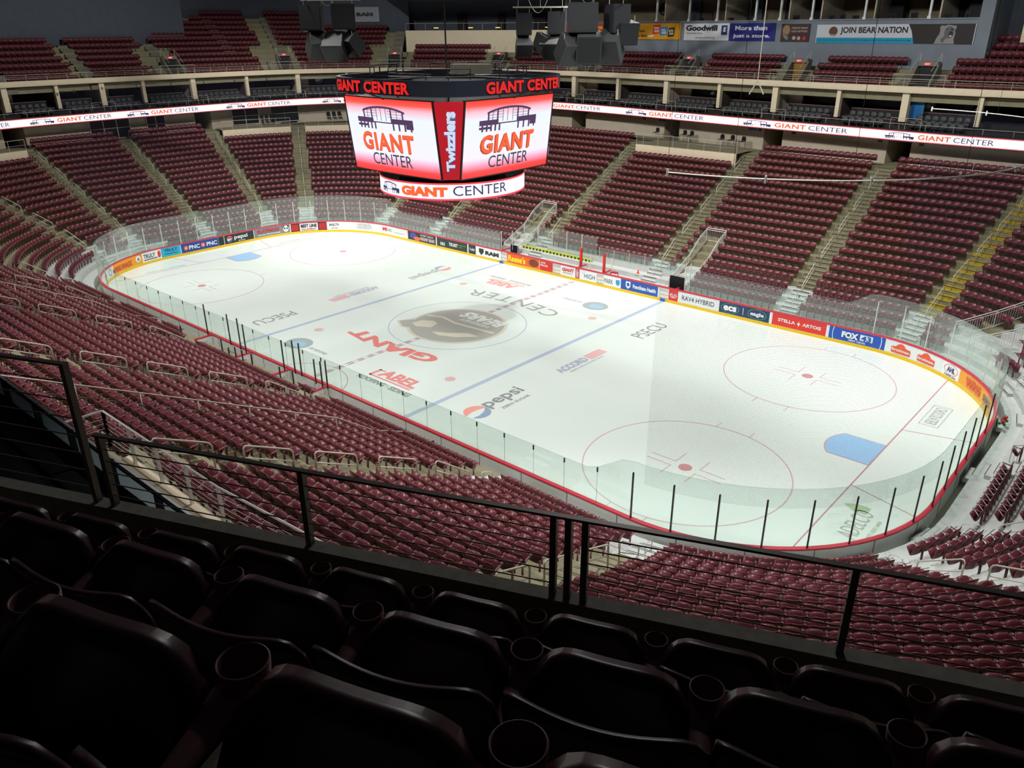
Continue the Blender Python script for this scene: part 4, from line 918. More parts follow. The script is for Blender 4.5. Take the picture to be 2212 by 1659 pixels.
# small number plates and blue signs on the concourse wall
for s, w, rgb, lab in ((129.6, .34, (60, 56, 50), 'small dark number plate on the beige wall beside the scoreboard'), (137.0, .34, (60, 56, 50), 'small dark number plate by the dark opening'), (139.3, .8, (60, 90, 160), 'small blue sign on the platform wall'), (149.3, .8, (60, 90, 160), 'small blue sign left of the blue-line opening'),
    (150.0, .34, (60, 56, 50), 'small dark number plate left of the opening'), (153.2, .34, (60, 56, 50), 'small dark number plate right of the opening'), (160.5, .34, (60, 56, 50), 'small dark number plate left of the last opening'), (163.6, .34, (60, 56, 50), 'small dark number plate right of the last opening')):
    x, y, nx, ny = rpt(s, OW-.04); mb = MB(); mb.box(x, y, 9.75, 9.98, w, .05, math.atan2(ny, nx)-PI/2); tag(mb.build('wall_sign', flat(*rgb)), lab, 'sign')
# glazed room and windows in the left end wall
def window(s0, s1, z0, z1, nx_, nz_, n):
    root = MB(); f = lambda a, b, o=0: (*rpt(s0+(s1-s0)*a, OW-.06-o)[:2], z0+(z1-z0)*b)
    root.add([f(0, 0), f(1, 0), f(1, 1), f(0, 1)], [(0, 1, 2, 3)]); o = root.build('window_%d' % n, M['dark_glass']); tag(o, kind='structure')
    mb = MB()
    for i in range(nx_+1): mb.bar(f(i/nx_, 0, .03), f(i/nx_, 1, .03), .06, .06)
    for j in range(nz_+1): mb.bar(f(0, j/nz_, .03), f(1, j/nz_, .03), .06, .06)
    mb.build('window_frame', M['white_rail'], o)
window(73.4, 77.2, 8.3, 10.2, 3, 2, 1); window(78.9, 80.8, 8.3, 10.2, 2, 2, 2); window(88.2, 91.2, 8.45, 10.2, 2, 2, 3); window(92.6, 95.6, 8.45, 10.2, 2, 2, 4)
# folding and stacked chairs on platforms
def small_chair(name, x, y, z, rz, lab, h=.85):
    t = empty(name, (x, y, z), rz); tag(t, lab, 'chair', 'dark folding chairs on the wheelchair platforms')
    mb = MB(); V, F = sheet(lambda u, v: (u*halfw(v, .21, .35), .2+.03*u*u, .47+.38*v), 4, 3, .03); mb.add(V, F); mb.build('backrest', M['black'], t)
    mb = MB(); mb.box(0, 0, .43, .46, .42, .4); mb.build('seat', M['black'], t)
    for sx in (-1, 1):
        for sy in (-1, 1):
            mb = MB(); mb.tube([(sx*.19, sy*.17, .44), (sx*.2, sy*.2, 0)], .012, 5); mb.build('leg', M['dark_metal'], t)
ci = 0
for s, o, w in ((141.3, .4, 'nearest the blue sign'), (142.6, .6, 'of the tall pair, first'), (143.4, .6, 'of the tall pair, second'), (146.8, .5, 'by the doorway, first'), (147.8, .6, 'by the doorway, second'), (149.0, .5, 'at the rail end'), (139.6, .3, 'by the dark opening')):
    x, y, nx, ny = rpt(s, o); small_chair('folding_chair', x, y, 8.42, math.atan2(ny, nx)-PI/2, 'dark chair on the platform over the far benches, '+w)
for i, s in enumerate((91.4, 91.95, 92.5)):
    x, y, nx, ny = rpt(s, .9); small_chair('folding_chair', x, y, 8.42, math.atan2(ny, nx)-PI/2, 'dark chair between the two left windows, %s from the window' % nth(i))
for i, s in enumerate((98.7, 99.3, 99.9)):
    x, y, nx, ny = rpt(s, .9); small_chair('folding_chair', x, y, 8.42, math.atan2(ny, nx)-PI/2, 'dark chair left of the scoreboard, %s from the aisle' % nth(i))
# ribbon display
RBW = flat(250, 240, 244, 1.5)
def rface(s0, s1, o, z0, z1, m, parent, name, ds=.8):
    mb = MB(); S = srange(s0, s1, ds); mb.strip([(*rpt(s, o)[:2], z0) for s in S], [(*rpt(s, o)[:2], z1) for s in S]); return mb.build(name, m, parent)
RB = rwall('ribbon_display', M['dark_metal'], RS0, RS1, .02, 10.12, 10.95, .35, 1.0, None); tag(RB, 'glowing white ribbon display running round the bowl with repeated arena name', 'display')
rface(RS0, RS1, 0, 10.24, 10.80, RBW, RB, 'lit_face'); rface(RS0, RS1, -.003, 10.80, 10.86, flat(240, 96, 96, 1.3), RB, 'red_stripe'); rface(RS0, RS1, -.003, 10.18, 10.24, flat(240, 110, 110, 1.1), RB, 'red_stripe')
OR, NVY = flat(244, 110, 60, 1.0), flat(46, 50, 90, 1.0)
mo, mn = MB(), MB()
def rfn(s0): return lambda x, y: (*rpt(s0+x, -.02)[:2], 10.52+y)
for s in (58.5, 67.6, 76.5, 87.0, 98., 123.4, 135.9, 149.25, 161.4, 171.5):
    k = 1.0 if s < 100 else (1.25 if s < 160 else 1.0); f = rfn(s)
    arena_icon(mn, f, 1.05*k, 0, 2.1*k, .46); text(mo, 'GIANT', f, 3.5*k, .0, 2.25*k, .36, .03, sp=1.1); text(mn, 'CENTER', f, 6.1*k, .0, 2.6*k, .36, 0)
mo.build('lettering', OR, RB); mn.build('lettering', NVY, RB)
# club deck: two rows of grey chairs behind a rail, suites behind columns
def deck(name, m, o0, o1, z, s0=RS0, s1=RS1, z0=None):
    mb = MB(); S = srange(s0, s1, 1.2); mb.strip([(*rpt(s, o0)[:2], z) for s in S], [(*rpt(s, o1)[:2], z) for s in S])
    if z0 is not None: mb.strip([(*rpt(s, o0)[:2], z0) for s in S], [(*rpt(s, o0)[:2], z) for s in S])
    return tag(mb.build(name, m), kind='structure')
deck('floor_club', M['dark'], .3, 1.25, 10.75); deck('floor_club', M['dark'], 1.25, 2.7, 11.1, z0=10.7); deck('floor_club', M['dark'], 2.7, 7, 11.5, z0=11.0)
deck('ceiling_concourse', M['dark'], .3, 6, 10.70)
rail_run([(*rpt(s, .3)[:2], 10.95) for s in srange(62, RS1, 1.3)], .38, 'club_railing', 'thin steel rail on top of the ribbon display', (), 1.9, r=.016)
COLS = [66.8, 71.2, 75.3, 79.3, 84.6, 90.46, 95.95, 101.1, 106.4, 111.6, 117.2, 122.8, 127.8, 133.4, 139.4, 145.4, 151.0, 156.6, 161.8, 167.03]
for c in (140.6, 151.8, 162.6, 129.0, 74.6, 95.2, 84.2):
    pts = []; x0 = c-1.1; x1 = c+1.1
    rail_run([(*rpt(x0, .28)[:2], 10.95), (*rpt(x1, .28)[:2], 10.95)], .78, 'club_railing', 'raised steel rail section above the ribbon, %s' % {140.6: 'under the orange suite column', 151.8: 'over the blue-line opening', 162.6: 'at the blue-lit suite', 129.0: 'beside the scoreboard', 74.6: 'at the left corner', 95.2: 'left of the scoreboard', 84.2: 'over the left windows'}[c], (), 1.1, r=.016)
# grey chairs
def grey_parts():
    bk = sheet(lambda u, v: (u*halfw(v, .23, .3), -.05*v+.03*u*u, .35+.42*v), 3, 3, .05); st = sheet(lambda u, v: (u*.22, .05+.36*v, .40+.02*v), 1, 1, .02)
    m = MB(); m.box(0, .24, .33, .42, .44, .4); m.box(0, .15, 0, .33, .08, .2); return {'backrest': bk, 'seat': (m.v, m.f)}
GP = grey_parts(); GM = {k: part_mesh(k, GP[k], M['grey_seat']) for k in GP}
gpos = []
for row, (o, z) in enumerate(((1.05, 10.75), (2.25, 11.1))):
    for i in range(len(COLS)-1):
        a, b = COLS[i], COLS[i+1]; n = int((b-a-1.3)/.56)
        for j in range(n):
            s = a+.75+.56*(j+.5); x, y, nx, ny = rpt(s, o)
            if in_view(x, y, z+.5, .01): gpos.append((x, y, z, math.atan2(-ny, -nx)-PI/2, row, i, j))
gpos = [g_ for g_ in gpos if not (pix(g_[0], g_[1], g_[2])[0] > 735 and pix(g_[0], g_[1], g_[2])[0] < 1212)]
gpos.sort(key=lambda p: -pix(p[0], p[1], p[2])[0]); gpos = gpos[:290]
BAY = lambda i: 'bay %s column from the right frame edge' % nth(len(COLS)-2-i, 'first')
for x, y, z, rz, row, i, j in gpos:
    r = empty('club_chair', (x, y, z), rz); lbl = 'grey club chair, %s row, %s along, %s' % (('rail', 'counter')[row], nth(j, 'first'), ('suite bay %s left of blue suite' % nth(15-i, 'first')) if i < 16 else ('blue suite bay' if i == 16 else 'bay right of the blue suite' if i == 17 else 'bay at the right frame edge'))
    tag(r, lbl, 'chair', 'grey club chairs above the ribbon display')
    for k, me in GM.items(): q = bpy.data.objects.new(k, me); COL.objects.link(q); q.parent = r
# counters behind the grey rows, partition walls, suite back walls
for i in range(len(COLS)-1):
    a, b = COLS[i]+.3, COLS[i+1]-.3; x, y, _, _ = rpt((a+b)/2, 1.7)
    if not in_view(x, y, 11.5, .02): continue
    for o, z in ((1.55, 11.42), (2.95, 11.95)):
        q = rwall('counter', M['counter'], a+.2, b-.2, o, z, z+.05, .35, 1.0, None); tag(q, 'pink stone counter behind the %s grey chairs in the suite bay %s' % ('front' if o < 2 else 'back', 'past the %s column' % nth(i, 'first')), 'counter', 'suite counters')
        rwall('panel', M['dark'], a+.2, b-.2, o+.05, z-.45, z, .05, 1.0, None, q)
suite_col = {17: srgb(30, 60, 120), 18: srgb(0, 60, 66), 16: srgb(70, 50, 60)}
for i in range(len(COLS)-1):
    a, b = COLS[i], COLS[i+1]; c = suite_col.get(i, [(.07, .05, .045), (.03, .022, .03), (.09, .065, .05)][i % 3]); mm = mat('suite_wall_paint', c, .8, noise=.35, nscale=.7)
    rwall('wall_suite', mm, a, b, 5.6, 11.4, 13.45)
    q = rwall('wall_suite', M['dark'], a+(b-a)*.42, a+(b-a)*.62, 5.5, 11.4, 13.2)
    for j, e in enumerate((a, b)[:1]):
        mb = MB(); p0, p1 = rpt(e, 1.9), rpt(e, 5.6); mb.bar((p0[0], p0[1], 12.2), (p1[0], p1[1], 12.2), .12, 2.5); tag(mb.build('wall_partition', M['beige_wall'] if i % 2 == 0 else M['brown']), kind='structure')
    if i % 2 == 0:
        mb = MB(); p0, p1 = rpt(a+.1, 2.1), rpt(a+1.3, 2.1); rwall('wall_pier', M['beige_wall'], a+.1, a+1.4, 3.6, 11.4, 13.4)
deck('ceiling_suite', M['brown'], 1.3, 6, 13.38, 60)
for i, c in enumerate(COLS):
    x, y, nx, ny = rpt(c, 1.7); w = .5 if i % 2 == 0 else .32
    mb = MB(); mb.box(x, y, 11.35, 13.4, w, .4, math.atan2(ny, nx)-PI/2); tag(mb.build('column', M['beige']), kind='structure')
# pendant lamps and signs in suites
for s, lab in ((166.5, 'white pendant lamp left of the blue suite'), (162.9, 'white pendant lamp in the blue suite'), (143.6, 'small white lamp in the suite over the benches')):
    x, y, nx, ny = rpt(s, 3.2); mb = MB(); mb.cyl(x, y, 12.3, 12.55, .3, 12, .1); mb.tube([(x, y, 12.5), (x, y, 13.4)], .012); tag(mb.build('pendant_lamp', M['white']), lab, 'lamp')
x, y, nx, ny = rpt(162.15, 2.4); mb = MB(); mb.box(x+.3, y, 11.5, 13.3, .95, .08, math.atan2(ny, nx)-PI/2); tag(mb.build('lit_wall_hanging', mat('blue_lit_panel', srgb(10, 100, 160), .6)), 'bright blue wall panel in the right-hand suite', 'panel')
x, y, nx, ny = rpt(98.4, 3.5); mb = MB(); fs = lambda a, b: (x-ny*-a*-1*1.0*0+a*ny, y-a*nx, 12.6+b); 
mb = MB(); disc(mb, 0, 0, .42, .38, fs); o = tag(mb.build('round_sign', M['white']), 'round drinks sign on the beige pier left of the scoreboard', 'sign')
fs2 = lambda a, b: (x+a*ny-nx*.02, y-a*nx-ny*.02, 12.6+b); mb = MB(); globe(mb, fs2, 0, 0, .36, 0); mb.build('red_half', flat(200, 50, 50), o); mb = MB(); globe(mb, fs2, 0, 0, .36, 1); mb.build('blue_half', flat(30, 70, 150), o)

# ------------------------------------------------------------------ upper deck
rwall('beam_fascia', M['beige'], 55, RS1, 1.5, 13.38, 13.84, .4)
def nrows(s): return 7 if s < 85 else 8 if s < 86.2 else 9 if s < 87.5 else 10 if s < 89 else 11 if s < 91 else 7 if s < 80 else 12 if s < 100 else 9 if s < 106.2 else 5 if s < 124.3 else 4 if s < 165 else 7
for i in range(12):
    for a, b in ((55, 87.5), (87.5, 100), (100, 106.2), (106.2, 124.3), (124.3, 165), (165, RS1)):
        if i < nrows((a+b)/2):
            o0 = 1.9+.85*i; z = 13.3+.525*i; mb = MB(); S = srange(a, b, 1.2)
            mb.strip([(*rpt(s, o0)[:2], z-.525) for s in S], [(*rpt(s, o0)[:2], z) for s in S]); mb.strip([(*rpt(s, o0)[:2], z) for s in S], [(*rpt(s, o0+1.0)[:2], z) for s in S]); tag(mb.build('floor_upper_terrace', M['concrete']), kind='structure')
rail_run([(*rpt(s, 1.7)[:2], 13.84) for s in srange(62, RS1, 1.3)], .5, 'deck_railing', 'long steel railing along the upper deck edge', (.4, .7), 1.8, r=.018)
# portals with exit signs and side stairs
PORT = [(83.35, 'left of the tall seat block'), (95.19, 'over the left windows'), (106.0, 'above the scoreboard edge'), (117.47, 'under the middle speakers'), (128.48, 'under the right speakers'), (140.75, 'below the yellow banner'), (151.99, 'below the dark brown banner'), (162.35, 'below the long bear banner')]
def lbox(mb, s, a, o0, o1, z0, z1, w, mi=0):
    """box centred a metres along from ring point s, from offset o0 to o1"""
    x, y, nx, ny = rpt(s, (o0+o1)/2); tx, ty = ny, -nx; tx, ty = -ny, nx
    tx, ty = (ny, -nx); mb.box(x-tx*-a, y-ty*-a, z0, z1, w, o1-o0, math.atan2(ny, nx)-PI/2, mi)
for s, lab in PORT:
    t = empty('deck_portal', (0, 0, 0)); tag(t, 'upper deck exit tunnel with twin stairs '+lab, 'exit tunnel')
    mb = MB(); lbox(mb, s, 0, 3.2, 3.4, 13.4, 15.2, 1.15); mb.build('doorway', M['dark'] if s != 151.99 else mat('ochre_door', (.25, .14, .03), .7), t)
    mb = MB(); lbox(mb, s, 0, 3.0, 3.6, 15.2, 15.5, 1.5); mb.build('lintel', M['concrete_g'], t)
    for e in (-1, 1):
        mb = MB(); x, y, nx, ny = rpt(s, 1.9); tx, ty = ny, -nx
        for a in (e*.68,):
            p = lambda o, z: (x+nx*(o-1.9)+tx*a, y+ny*(o-1.9)+ty*a, z)
            A = [p(1.9, 13.4), p(3.6, 13.4), p(3.6, 15.4), p(3.2, 15.4), p(1.9, 14.0)]; B = [(q[0]+tx*e*.14, q[1]+ty*e*.14, q[2]) for q in A]
            mb.add(A+B, [(0, 1, 2, 3, 4), (9, 8, 7, 6, 5), (0, 5, 6, 1), (1, 6, 7, 2), (2, 7, 8, 3), (3, 8, 9, 4), (4, 9, 5, 0)])
        mb.build('side_wall', M['concrete_g'], t)
        mb = MB()
        for k in range(6): lbox(mb, s, e*1.3, 2.0+.3*k, 4.0, 13.3+.22*k, 13.3+.22*(k+1), .95)
        mb.build('stairs', M['concrete_g'], t)
        mb = MB(); x, y, nx, ny = rpt(s, 1.8); q = lambda a, o, z: (x+tx*a+nx*(o-1.8), y+ty*a+ny*(o-1.8), z)
        mb.tube([q(e*.75, 1.9, 14.9), q(e*.75, 3.4, 16.1), q(e*.75, 3.4, 15.4)], .02, 5); mb.tube([q(e*1.85, 1.8, 13.8), q(e*1.85, 1.8, 14.65), q(0, 1.8, 14.65)], .02, 5); mb.build('handrail', M['rail'], t)
    mb = MB(); lbox(mb, s, 0, 2.93, 3.0, 15.27, 15.42, .4); mb.build('exit_sign', flat(255, 60, 90, 1.2), t)
    mb = MB(); x, y, nx, ny = rpt(s, 2.91); text(mb, 'EXIT', lambda a, b: (x+a*ny, y-a*nx, 15.345+b), 0, 0, .3, .1, .03); mb.build('exit_lettering', flat(255, 200, 205, 1.0), t)
for s, n in ((75.0, 7), (67.4, 7), (83.4, 7), (90.9, 12), (95.6, 12), (105.9, 9)):
    mb = MB(); i0 = 0 if s < 80 else 5 if s < 105 else 5
    for i in range(i0, n):
        for h in (0, 1): lbox(mb, s, 0, 1.9+.85*i-.3+.4*h, 1.9+.85*i+.15+.4*h, 13.0+.525*i+.26*h-.2, 13.3+.525*i-.26+.26*h+.14, 1.2)
    tag(mb.build('deck_stairs', M['concrete_g']), 'grey stepped stair in the left upper deck, %s from the left frame edge' % nth([67.4, 75.0, 83.4, 90.9, 95.6, 105.9].index(s), 'first'), 'stairs', 'upper deck stairs')
# walls behind the upper deck
rwall('wall_upper_left', M['slate'], 50, 87.4, 8.2, 12, 26); rwall('wall_upper_middle', M['slate'], 87.3, 100.2, 12.5, 12, 26); rwall('wall_upper_inner', M['slate'], 100, 106.4, 10.0, 12, 26)
mb = MB(); a, b = rpt(87.4, 8.2), rpt(87.4, 12.6); mb.bar((a[0], a[1], 19), (b[0], b[1], 19), .3, 14); tag(mb.build('wall_return', M['slate']), kind='structure')
rwall('wall_lobby', M['slate'], 106.2, 124.4, 12, 12, 26); 
o = rwall('balcony_wall', M['beige'], 106.6, 121.5, 6.0, 14, 17.72, .25, 1.0, None); tag(o, 'long beige balcony wall above the seats behind the scoreboard', 'wall'); deck('floor_lobby', M['concrete_g'], 6.2, 12, 17.0, 106.4, 124)
rail_run([(*rpt(s, 6.1)[:2], 17.72) for s in srange(106.6, 121.5, 1.5)], .75, 'balcony_railing', 'thin railing on the beige balcony wall', (), 2.4, r=.018)
for i, s in enumerate((109, 112.4, 115.4, 118.5, 120.8)):
    mb = MB(); lbox(mb, s, 0, 7.2, 7.3, 17.95, 18.03, .55); tag(mb.build('low_light', flat(255, 225, 130, 1.3)), 'small warm strip light over the balcony, %s from the left' % nth(i, 'first'), 'light')
for s, w in ((110.2, 1.2), (114.0, .9), (117.8, 1.6)):
    mb = MB(); lbox(mb, s, 0, 11.6, 11.95, 17, 19.6, w); tag(mb.build('door_%d' % int(s), M['dark']), kind='structure')
# right: blue-grey wall with banners and press box above
rwall('wall_upper_right', M['blue_wall'], 124.1, 165.0, 5.4, 12, 18.38)
rwall('trim_sill', M['blue_wall'], 124.1, 165.0, 5.3, 18.36, 18.46, .5)
rwall('wall_press_back', mat('press_back', (.2, .16, .1), .85, noise=.35, nscale=.6), 124.1, 165.0, 9.5, 18, 24); deck('floor_press', M['dark'], 5.6, 9.5, 18.1, 124, 165); 
mb = MB(); a, b = rpt(165, 5.3), rpt(165, 9.6); mb.bar((a[0], a[1], 19), (b[0], b[1], 19), .9, 14); tag(mb.build('wall_return', M['blue_wall']), kind='structure')
rwall('wall_upper_corner', M['slate'], 165, RS1, 9.4, 12, 26)
o = rwall('balcony_wall', M['beige'], 167.2, RS1, 7.2, 16.2, 18.0, .25, 1.0, None); tag(o, 'beige balcony wall at the right frame edge above the corner seats', 'wall')
mb = MB(); a, b = rpt(124.1, 5.4), rpt(124.1, 12); mb.bar((a[0], a[1], 19), (b[0], b[1], 19), .3, 14); tag(mb.build('wall_return', M['blue_wall']), kind='structure')
PX = [134.61, 138.34, 141.68, 145.75, 148.22, 151.21, 155.81, 160.87]
for i, s in enumerate(PX):
    mb = MB(); lbox(mb, s, 0, 5.35, 5.5, 18.4, 24, .16); lbox(mb, s, 0, 5.3, 5.55, 18.4, 18.6, .26); tag(mb.build('column_press', M['white']), kind='structure')
    if i % 2 == 0 or i > 4:
        mb = MB(); p0, p1 = rpt(s+.6, 5.8), rpt(s+.6, 9.4); mb.bar((p0[0], p0[1], 21), (p1[0], p1[1], 21), .12, 5.8); tag(mb.build('wall_partition', M['beige_wall']), kind='structure')
for s, w, z0, z1, lab in ((143.2, 1.3, 18.1, 20.2, 'first grey door'), (136.2, 1.0, 18.1, 20.4, 'door by the left posts'), (147.0, 1.4, 18.1, 20.6, 'tall dark door'), (150.0, 2.2, 18.1, 21, 'dark doorway'), (161.9, 1.0, 18.1, 20.2, 'brown door')):
    mb = MB(); lbox(mb, s, 0, 9.2, 9.45, z0, z1, w); o = mb.build('door_%d' % int(s), M['slate'] if s < 147 else M['dark']); tag(o, kind='structure')
for i, (s, w, h) in enumerate(((139.3, .5, .25), (142.7, .7, .22), (144.6, .5, .3), (149.3, .8, .35), (152.6, .6, .3), (153.6, .5, .4), (154.7, .7, .25), (157.8, .9, .35), (159.4, .7, .4), (161.9, .8, .3), (163.4, .6, .45))):
    mb = MB(); lbox(mb, s, 0, 6.0, 6.5, 18.4, 18.46, w+.5); lbox(mb, s, 0, 6.1, 6.2, 18.46, 18.46+h, w*.7); lbox(mb, s, -.1, 6.0, 6.1, 18.46, 18.46+h*.6, w*.3)
    tag(mb.build('desk_equipment', M['black']), 'black desk equipment on the press box ledge, %s from the left' % nth(i, 'first'), 'equipment')
for s, lab in ((157.0, 'black vending cabinet in the press box'), (163.2, 'tall black coat stand in the press box')):
    mb = MB(); lbox(mb, s, 0, 8.3, 9.1, 18.1, 20.3, 1.1); lbox(mb, s, .1, 8.25, 8.3, 19.3, 19.9, .5); tag(mb.build('cabinet', M['black']), lab, 'cabinet')
for s, lab in ((132.6, 'round black emblem on the press box back wall, left one'), (159.6, 'round black emblem on the press box back wall by the bear banner')):
    x, y, nx, ny = rpt(s, 9.35); f = lambda a, b: (x+a*ny, y-a*nx, 19.6+b); mb = MB(); ringp(mb, 0, 0, .42, .58, f); disc(mb, 0, -.02, .3, .3, f, a0=.4, a1=2.9); poly(mb, [(-.3, -.1), (.3, -.1), (.2, .1), (-.2, .05)], f); tag(mb.build('emblem', M['black']), lab, 'emblem')
mb = MB(); S = srange(105, 166, 1.5); mb.strip([(*rpt(s, -2)[:2], 21.6+.0) for s in S], [(*rpt(s, 13)[:2], 20.9) for s in S]); tag(mb.build('ceiling_deck', M['blue_wall']), kind='structure')
# banners
def bfn(s0, s1, z0, z1, o=5.3):
    """maps [-.5,.5]^2 to a flat banner between ring points"""
    a, b = rpt(s0, o), rpt(s1, o)
    return lambda x, y, e=0.0: (a[0]+(b[0]-a[0])*(x+.5)-a[2]*e, a[1]+(b[1]-a[1])*(x+.5)-a[3]*e, z0+(z1-z0)*(y+.5))
def banner(s0, s1, z0, z1, bg, items, label, o=5.3):
    f = bfn(s0, s1, z0, z1, o); W_ = math.hypot(*(np.array(f(.5, 0)[:2])-np.array(f(-.5, 0)[:2]))); H = z1-z0
    mb = MB(); mb.add([f(-.5, -.5), f(.5, -.5), f(.5, .5), f(-.5, .5), f(-.5, -.5, -.04), f(.5, -.5, -.04), f(.5, .5, -.04), f(-.5, .5, -.04)], [(0, 1, 2, 3), (4, 7, 6, 5), (0, 4, 5, 1), (1, 5, 6, 2), (2, 6, 7, 3), (3, 7, 4, 0)])
    ob = mb.build('banner', flat(*bg, 0, .6)); tag(ob, label, 'banner'); 
    for lv, (rgb, fn) in enumerate(items):
        m_ = MB(); fn(m_, lambda x, y: f(x/W_, y/H, .012+.006*lv)); m_.build('logo_print', flat(*rgb, 0, .6), ob)
banner(124.25, 130.6, 16.83, 18.25, (200, 26, 30), [((236, 196, 40), lambda m, f: (T(m, 'Appreciating', f, -.6, .42, 3.6, .38, .03), T(m, 'a good game', f, -.6, .02, 3.8, .34, .03), disc(m, 2.4, .2, .55, .4, f))), ((240, 240, 236), lambda m, f: (T(m, "THAT'S LOWER", f, -.6, -.44, 3.6, .2, .02), disc(m, 2.7, .3, .25, .3, f)))], 'red banner with yellow words partly behind the hanging speakers')
def tile_(m, f, x, y, w, h, a=.1): poly(m, [(x-w/2+a*(-h/2), y-h/2), (x+w/2+a*(-h/2), y-h/2+.06), (x+w/2+a*h/2, y+h/2+.06), (x-w/2+a*h/2, y+h/2)], f)
banner(130.7, 137.5, 16.83, 18.28, (226, 160, 20), [((60, 40, 20), lambda m, f: (T(m, 'The Pass', f, -1.6, .05, 1.8, .26, .03), T(m, 'Makes You Best', f, -1.8, -.36, 2.7, .26, .03), tile_(m, f, 2.55, -.1, .75, .8))), ((220, 60, 36), lambda m, f: tile_(m, f, .75, .15, .9, .8)), ((30, 130, 200), lambda m, f: tile_(m, f, 1.65, 0, .85, .75)),
   ((240, 240, 236), lambda m, f: (T(m, 'KING', f, .75, .3, .6, .2, .04), T(m, 'SIZE', f, .78, .03, .6, .2, .04), T(m, 'FULL', f, 1.65, .12, .55, .18, .04), T(m, 'SIZE', f, 1.67, -.12, .55, .18, .04), T(m, 'BITE', f, 2.55, .05, .5, .18, .04), T(m, 'SIZE', f, 2.57, -.2, .5, .18, .04), tile_(m, f, .1, -.45, .7, .16)))], 'yellow banner with red blue and brown squares')
banner(137.95, 143.2, 16.78, 18.22, (222, 224, 230), [((34, 36, 44), lambda m, f: (T(m, 'Goodwill', f, -.55, .34, 3.6, .5, .05), T(m, 'yourgoodwill.org', f, -.1, -.5, 2.2, .2, .01))), ((110, 114, 124), lambda m, f: T(m, 'Keystone Area', f, -1.3, -.12, 1.8, .2)), ((30, 50, 110), lambda m, f: rect(m, 1.7, -.25, 2.35, .55, f)), ((222, 224, 230), lambda m, f: (T(m, 'g', f, 2.05, .2, .3, .4, .03),))], 'white banner with black word and small blue square')
banner(143.22, 147.95, 16.76, 18.2, (28, 32, 126), [((230, 232, 240), lambda m, f: (T(m, 'More than', f, -.1, .34, 3.3, .38, .03), T(m, 'just a store.', f, 0, -.34, 3.8, .38, .03)))], 'deep blue banner with white words')
banner(148.55, 151.25, 16.74, 18.12, (58, 36, 34), [((150, 120, 90), lambda m, f: (disc(m, -.85, .2, .35, .42, f), poly(m, [(-1.2, -.1), (-.6, -.1), (-.9, -.5)], f))), ((180, 160, 150), lambda m, f: (T(m, "HERSHEY BEARS'", f, .4, .38, 1.5, .16, .02), T(m, 'RADIO NETWORK', f, .4, .12, 1.5, .16, .02), disc(m, -.05, -.4, .17, .15, f), disc(m, .4, -.42, .15, .15, f))), ((190, 40, 50), lambda m, f: (disc(m, .9, -.42, .15, .15, f),)), ((40, 130, 170), lambda m, f: (disc(m, -.7, -.42, .13, .15, f),))], 'small dark brown banner with tan crest')
BH = [(-.9, -.72), (-.78, -.3), (-.62, .0), (-.6, .3), (-.66, .48), (-.55, .62), (-.38, .58), (-.1, .66), (.2, .62), (.36, .6), (.5, .6), (.52, .42), (.44, .3), (.5, 0), (.46, -.4), (.55, -.72)]
banner(151.9, 164.45, 16.66, 18.05, (204, 208, 218), [((0, 150, 190), lambda m, f: rect(m, -6.1, -.69, 2.0, -.28, f)), ((30, 22, 24), lambda m, f: (poly(m, [(1.9, -.69), (6.1, -.69), (6.1, .69), (1.3, .69), (1.6, .2)], f), T(m, 'JOIN BEAR NATION', f, -1.4, .22, 5.4, .58, .03))), ((16, 84, 110), lambda m, f: T(m, 'FOR SEASON AND GROUP TICKET INFORMATION, VISIT HERSHEYBEARS.COM', f, -2.2, -.48, 7.6, .14, .01)), ((140, 140, 144), lambda m, f: poly(m, [(4.3+x, y*.95) for x, y in BH], f)), ((92, 94, 98), lambda m, f: (disc(m, 4.35, .1, .34, .42, f), poly(m, [(4.0, -.65), (4.2, -.3), (4.1, -.1), (3.8, -.4)], f))), ((30, 28, 30), lambda m, f: (disc(m, 4.5, -.02, .16, .22, f), disc(m, 4.18, .3, .04, .04, f), disc(m, 4.55, .32, .12, .07, f))), ((200, 190, 186), lambda m, f: disc(m, 4.5, -.14, .09, .07, f)),
   ((96, 60, 40), lambda m, f: disc(m, -4.7, .2, .36, .34, f)), ((190, 186, 180), lambda m, f: T(m, 'BEARS', f, -4.7, -.1, .5, .14, .03))], 'long pale banner with a roaring bear on black at one end')
banner(102.2, 104.4, 18.7, 20.35, (150, 156, 166), [((24, 26, 34), lambda m, f: T(m, 'RAM', f, .0, .0, 2.0, .42, .09))], 'grey banner with three black letters beside the left speakers', 9.8)

# ------------------------------------------------------------------ centre-hung scoreboard
SB = empty('scoreboard', (0, 0, 0)); tag(SB, 'four-sided video scoreboard hanging over centre ice with ring displays', 'scoreboard')
def screenmat():
    m = bpy.data.materials.new('screen_glow'); m.use_nodes = True; nt = m.node_tree; b = nt.nodes['Principled BSDF']; b.inputs['Base Color'].default_value = (0, 0, 0, 1)
    uv = nt.nodes.new('ShaderNodeUVMap'); sp = nt.nodes.new('ShaderNodeSeparateXYZ'); cr_ = nt.nodes.new('ShaderNodeValToRGB'); nt.links.new(uv.outputs[0], sp.inputs[0]); nt.links.new(sp.outputs[1], cr_.inputs[0])
    E = cr_.color_ramp.elements; E[0].position = 0; E[0].color = (*srgb(250, 60, 60), 1); E[1].position = 1; E[1].color = (*srgb(250, 60, 50), 1)
    for p, c in ((.07, (248, 76, 74)), (.16, (246, 170, 200)), (.25, (240, 236, 250)), (.75, (232, 240, 252)), (.86, (244, 190, 206)), (.93, (250, 90, 80))):
        e = E.new(p); e.color = (*srgb(*c), 1)
    nt.links.new(cr_.outputs[0], b.inputs['Emission Color']); b.inputs['Emission Strength'].default_value = 1.1; return m
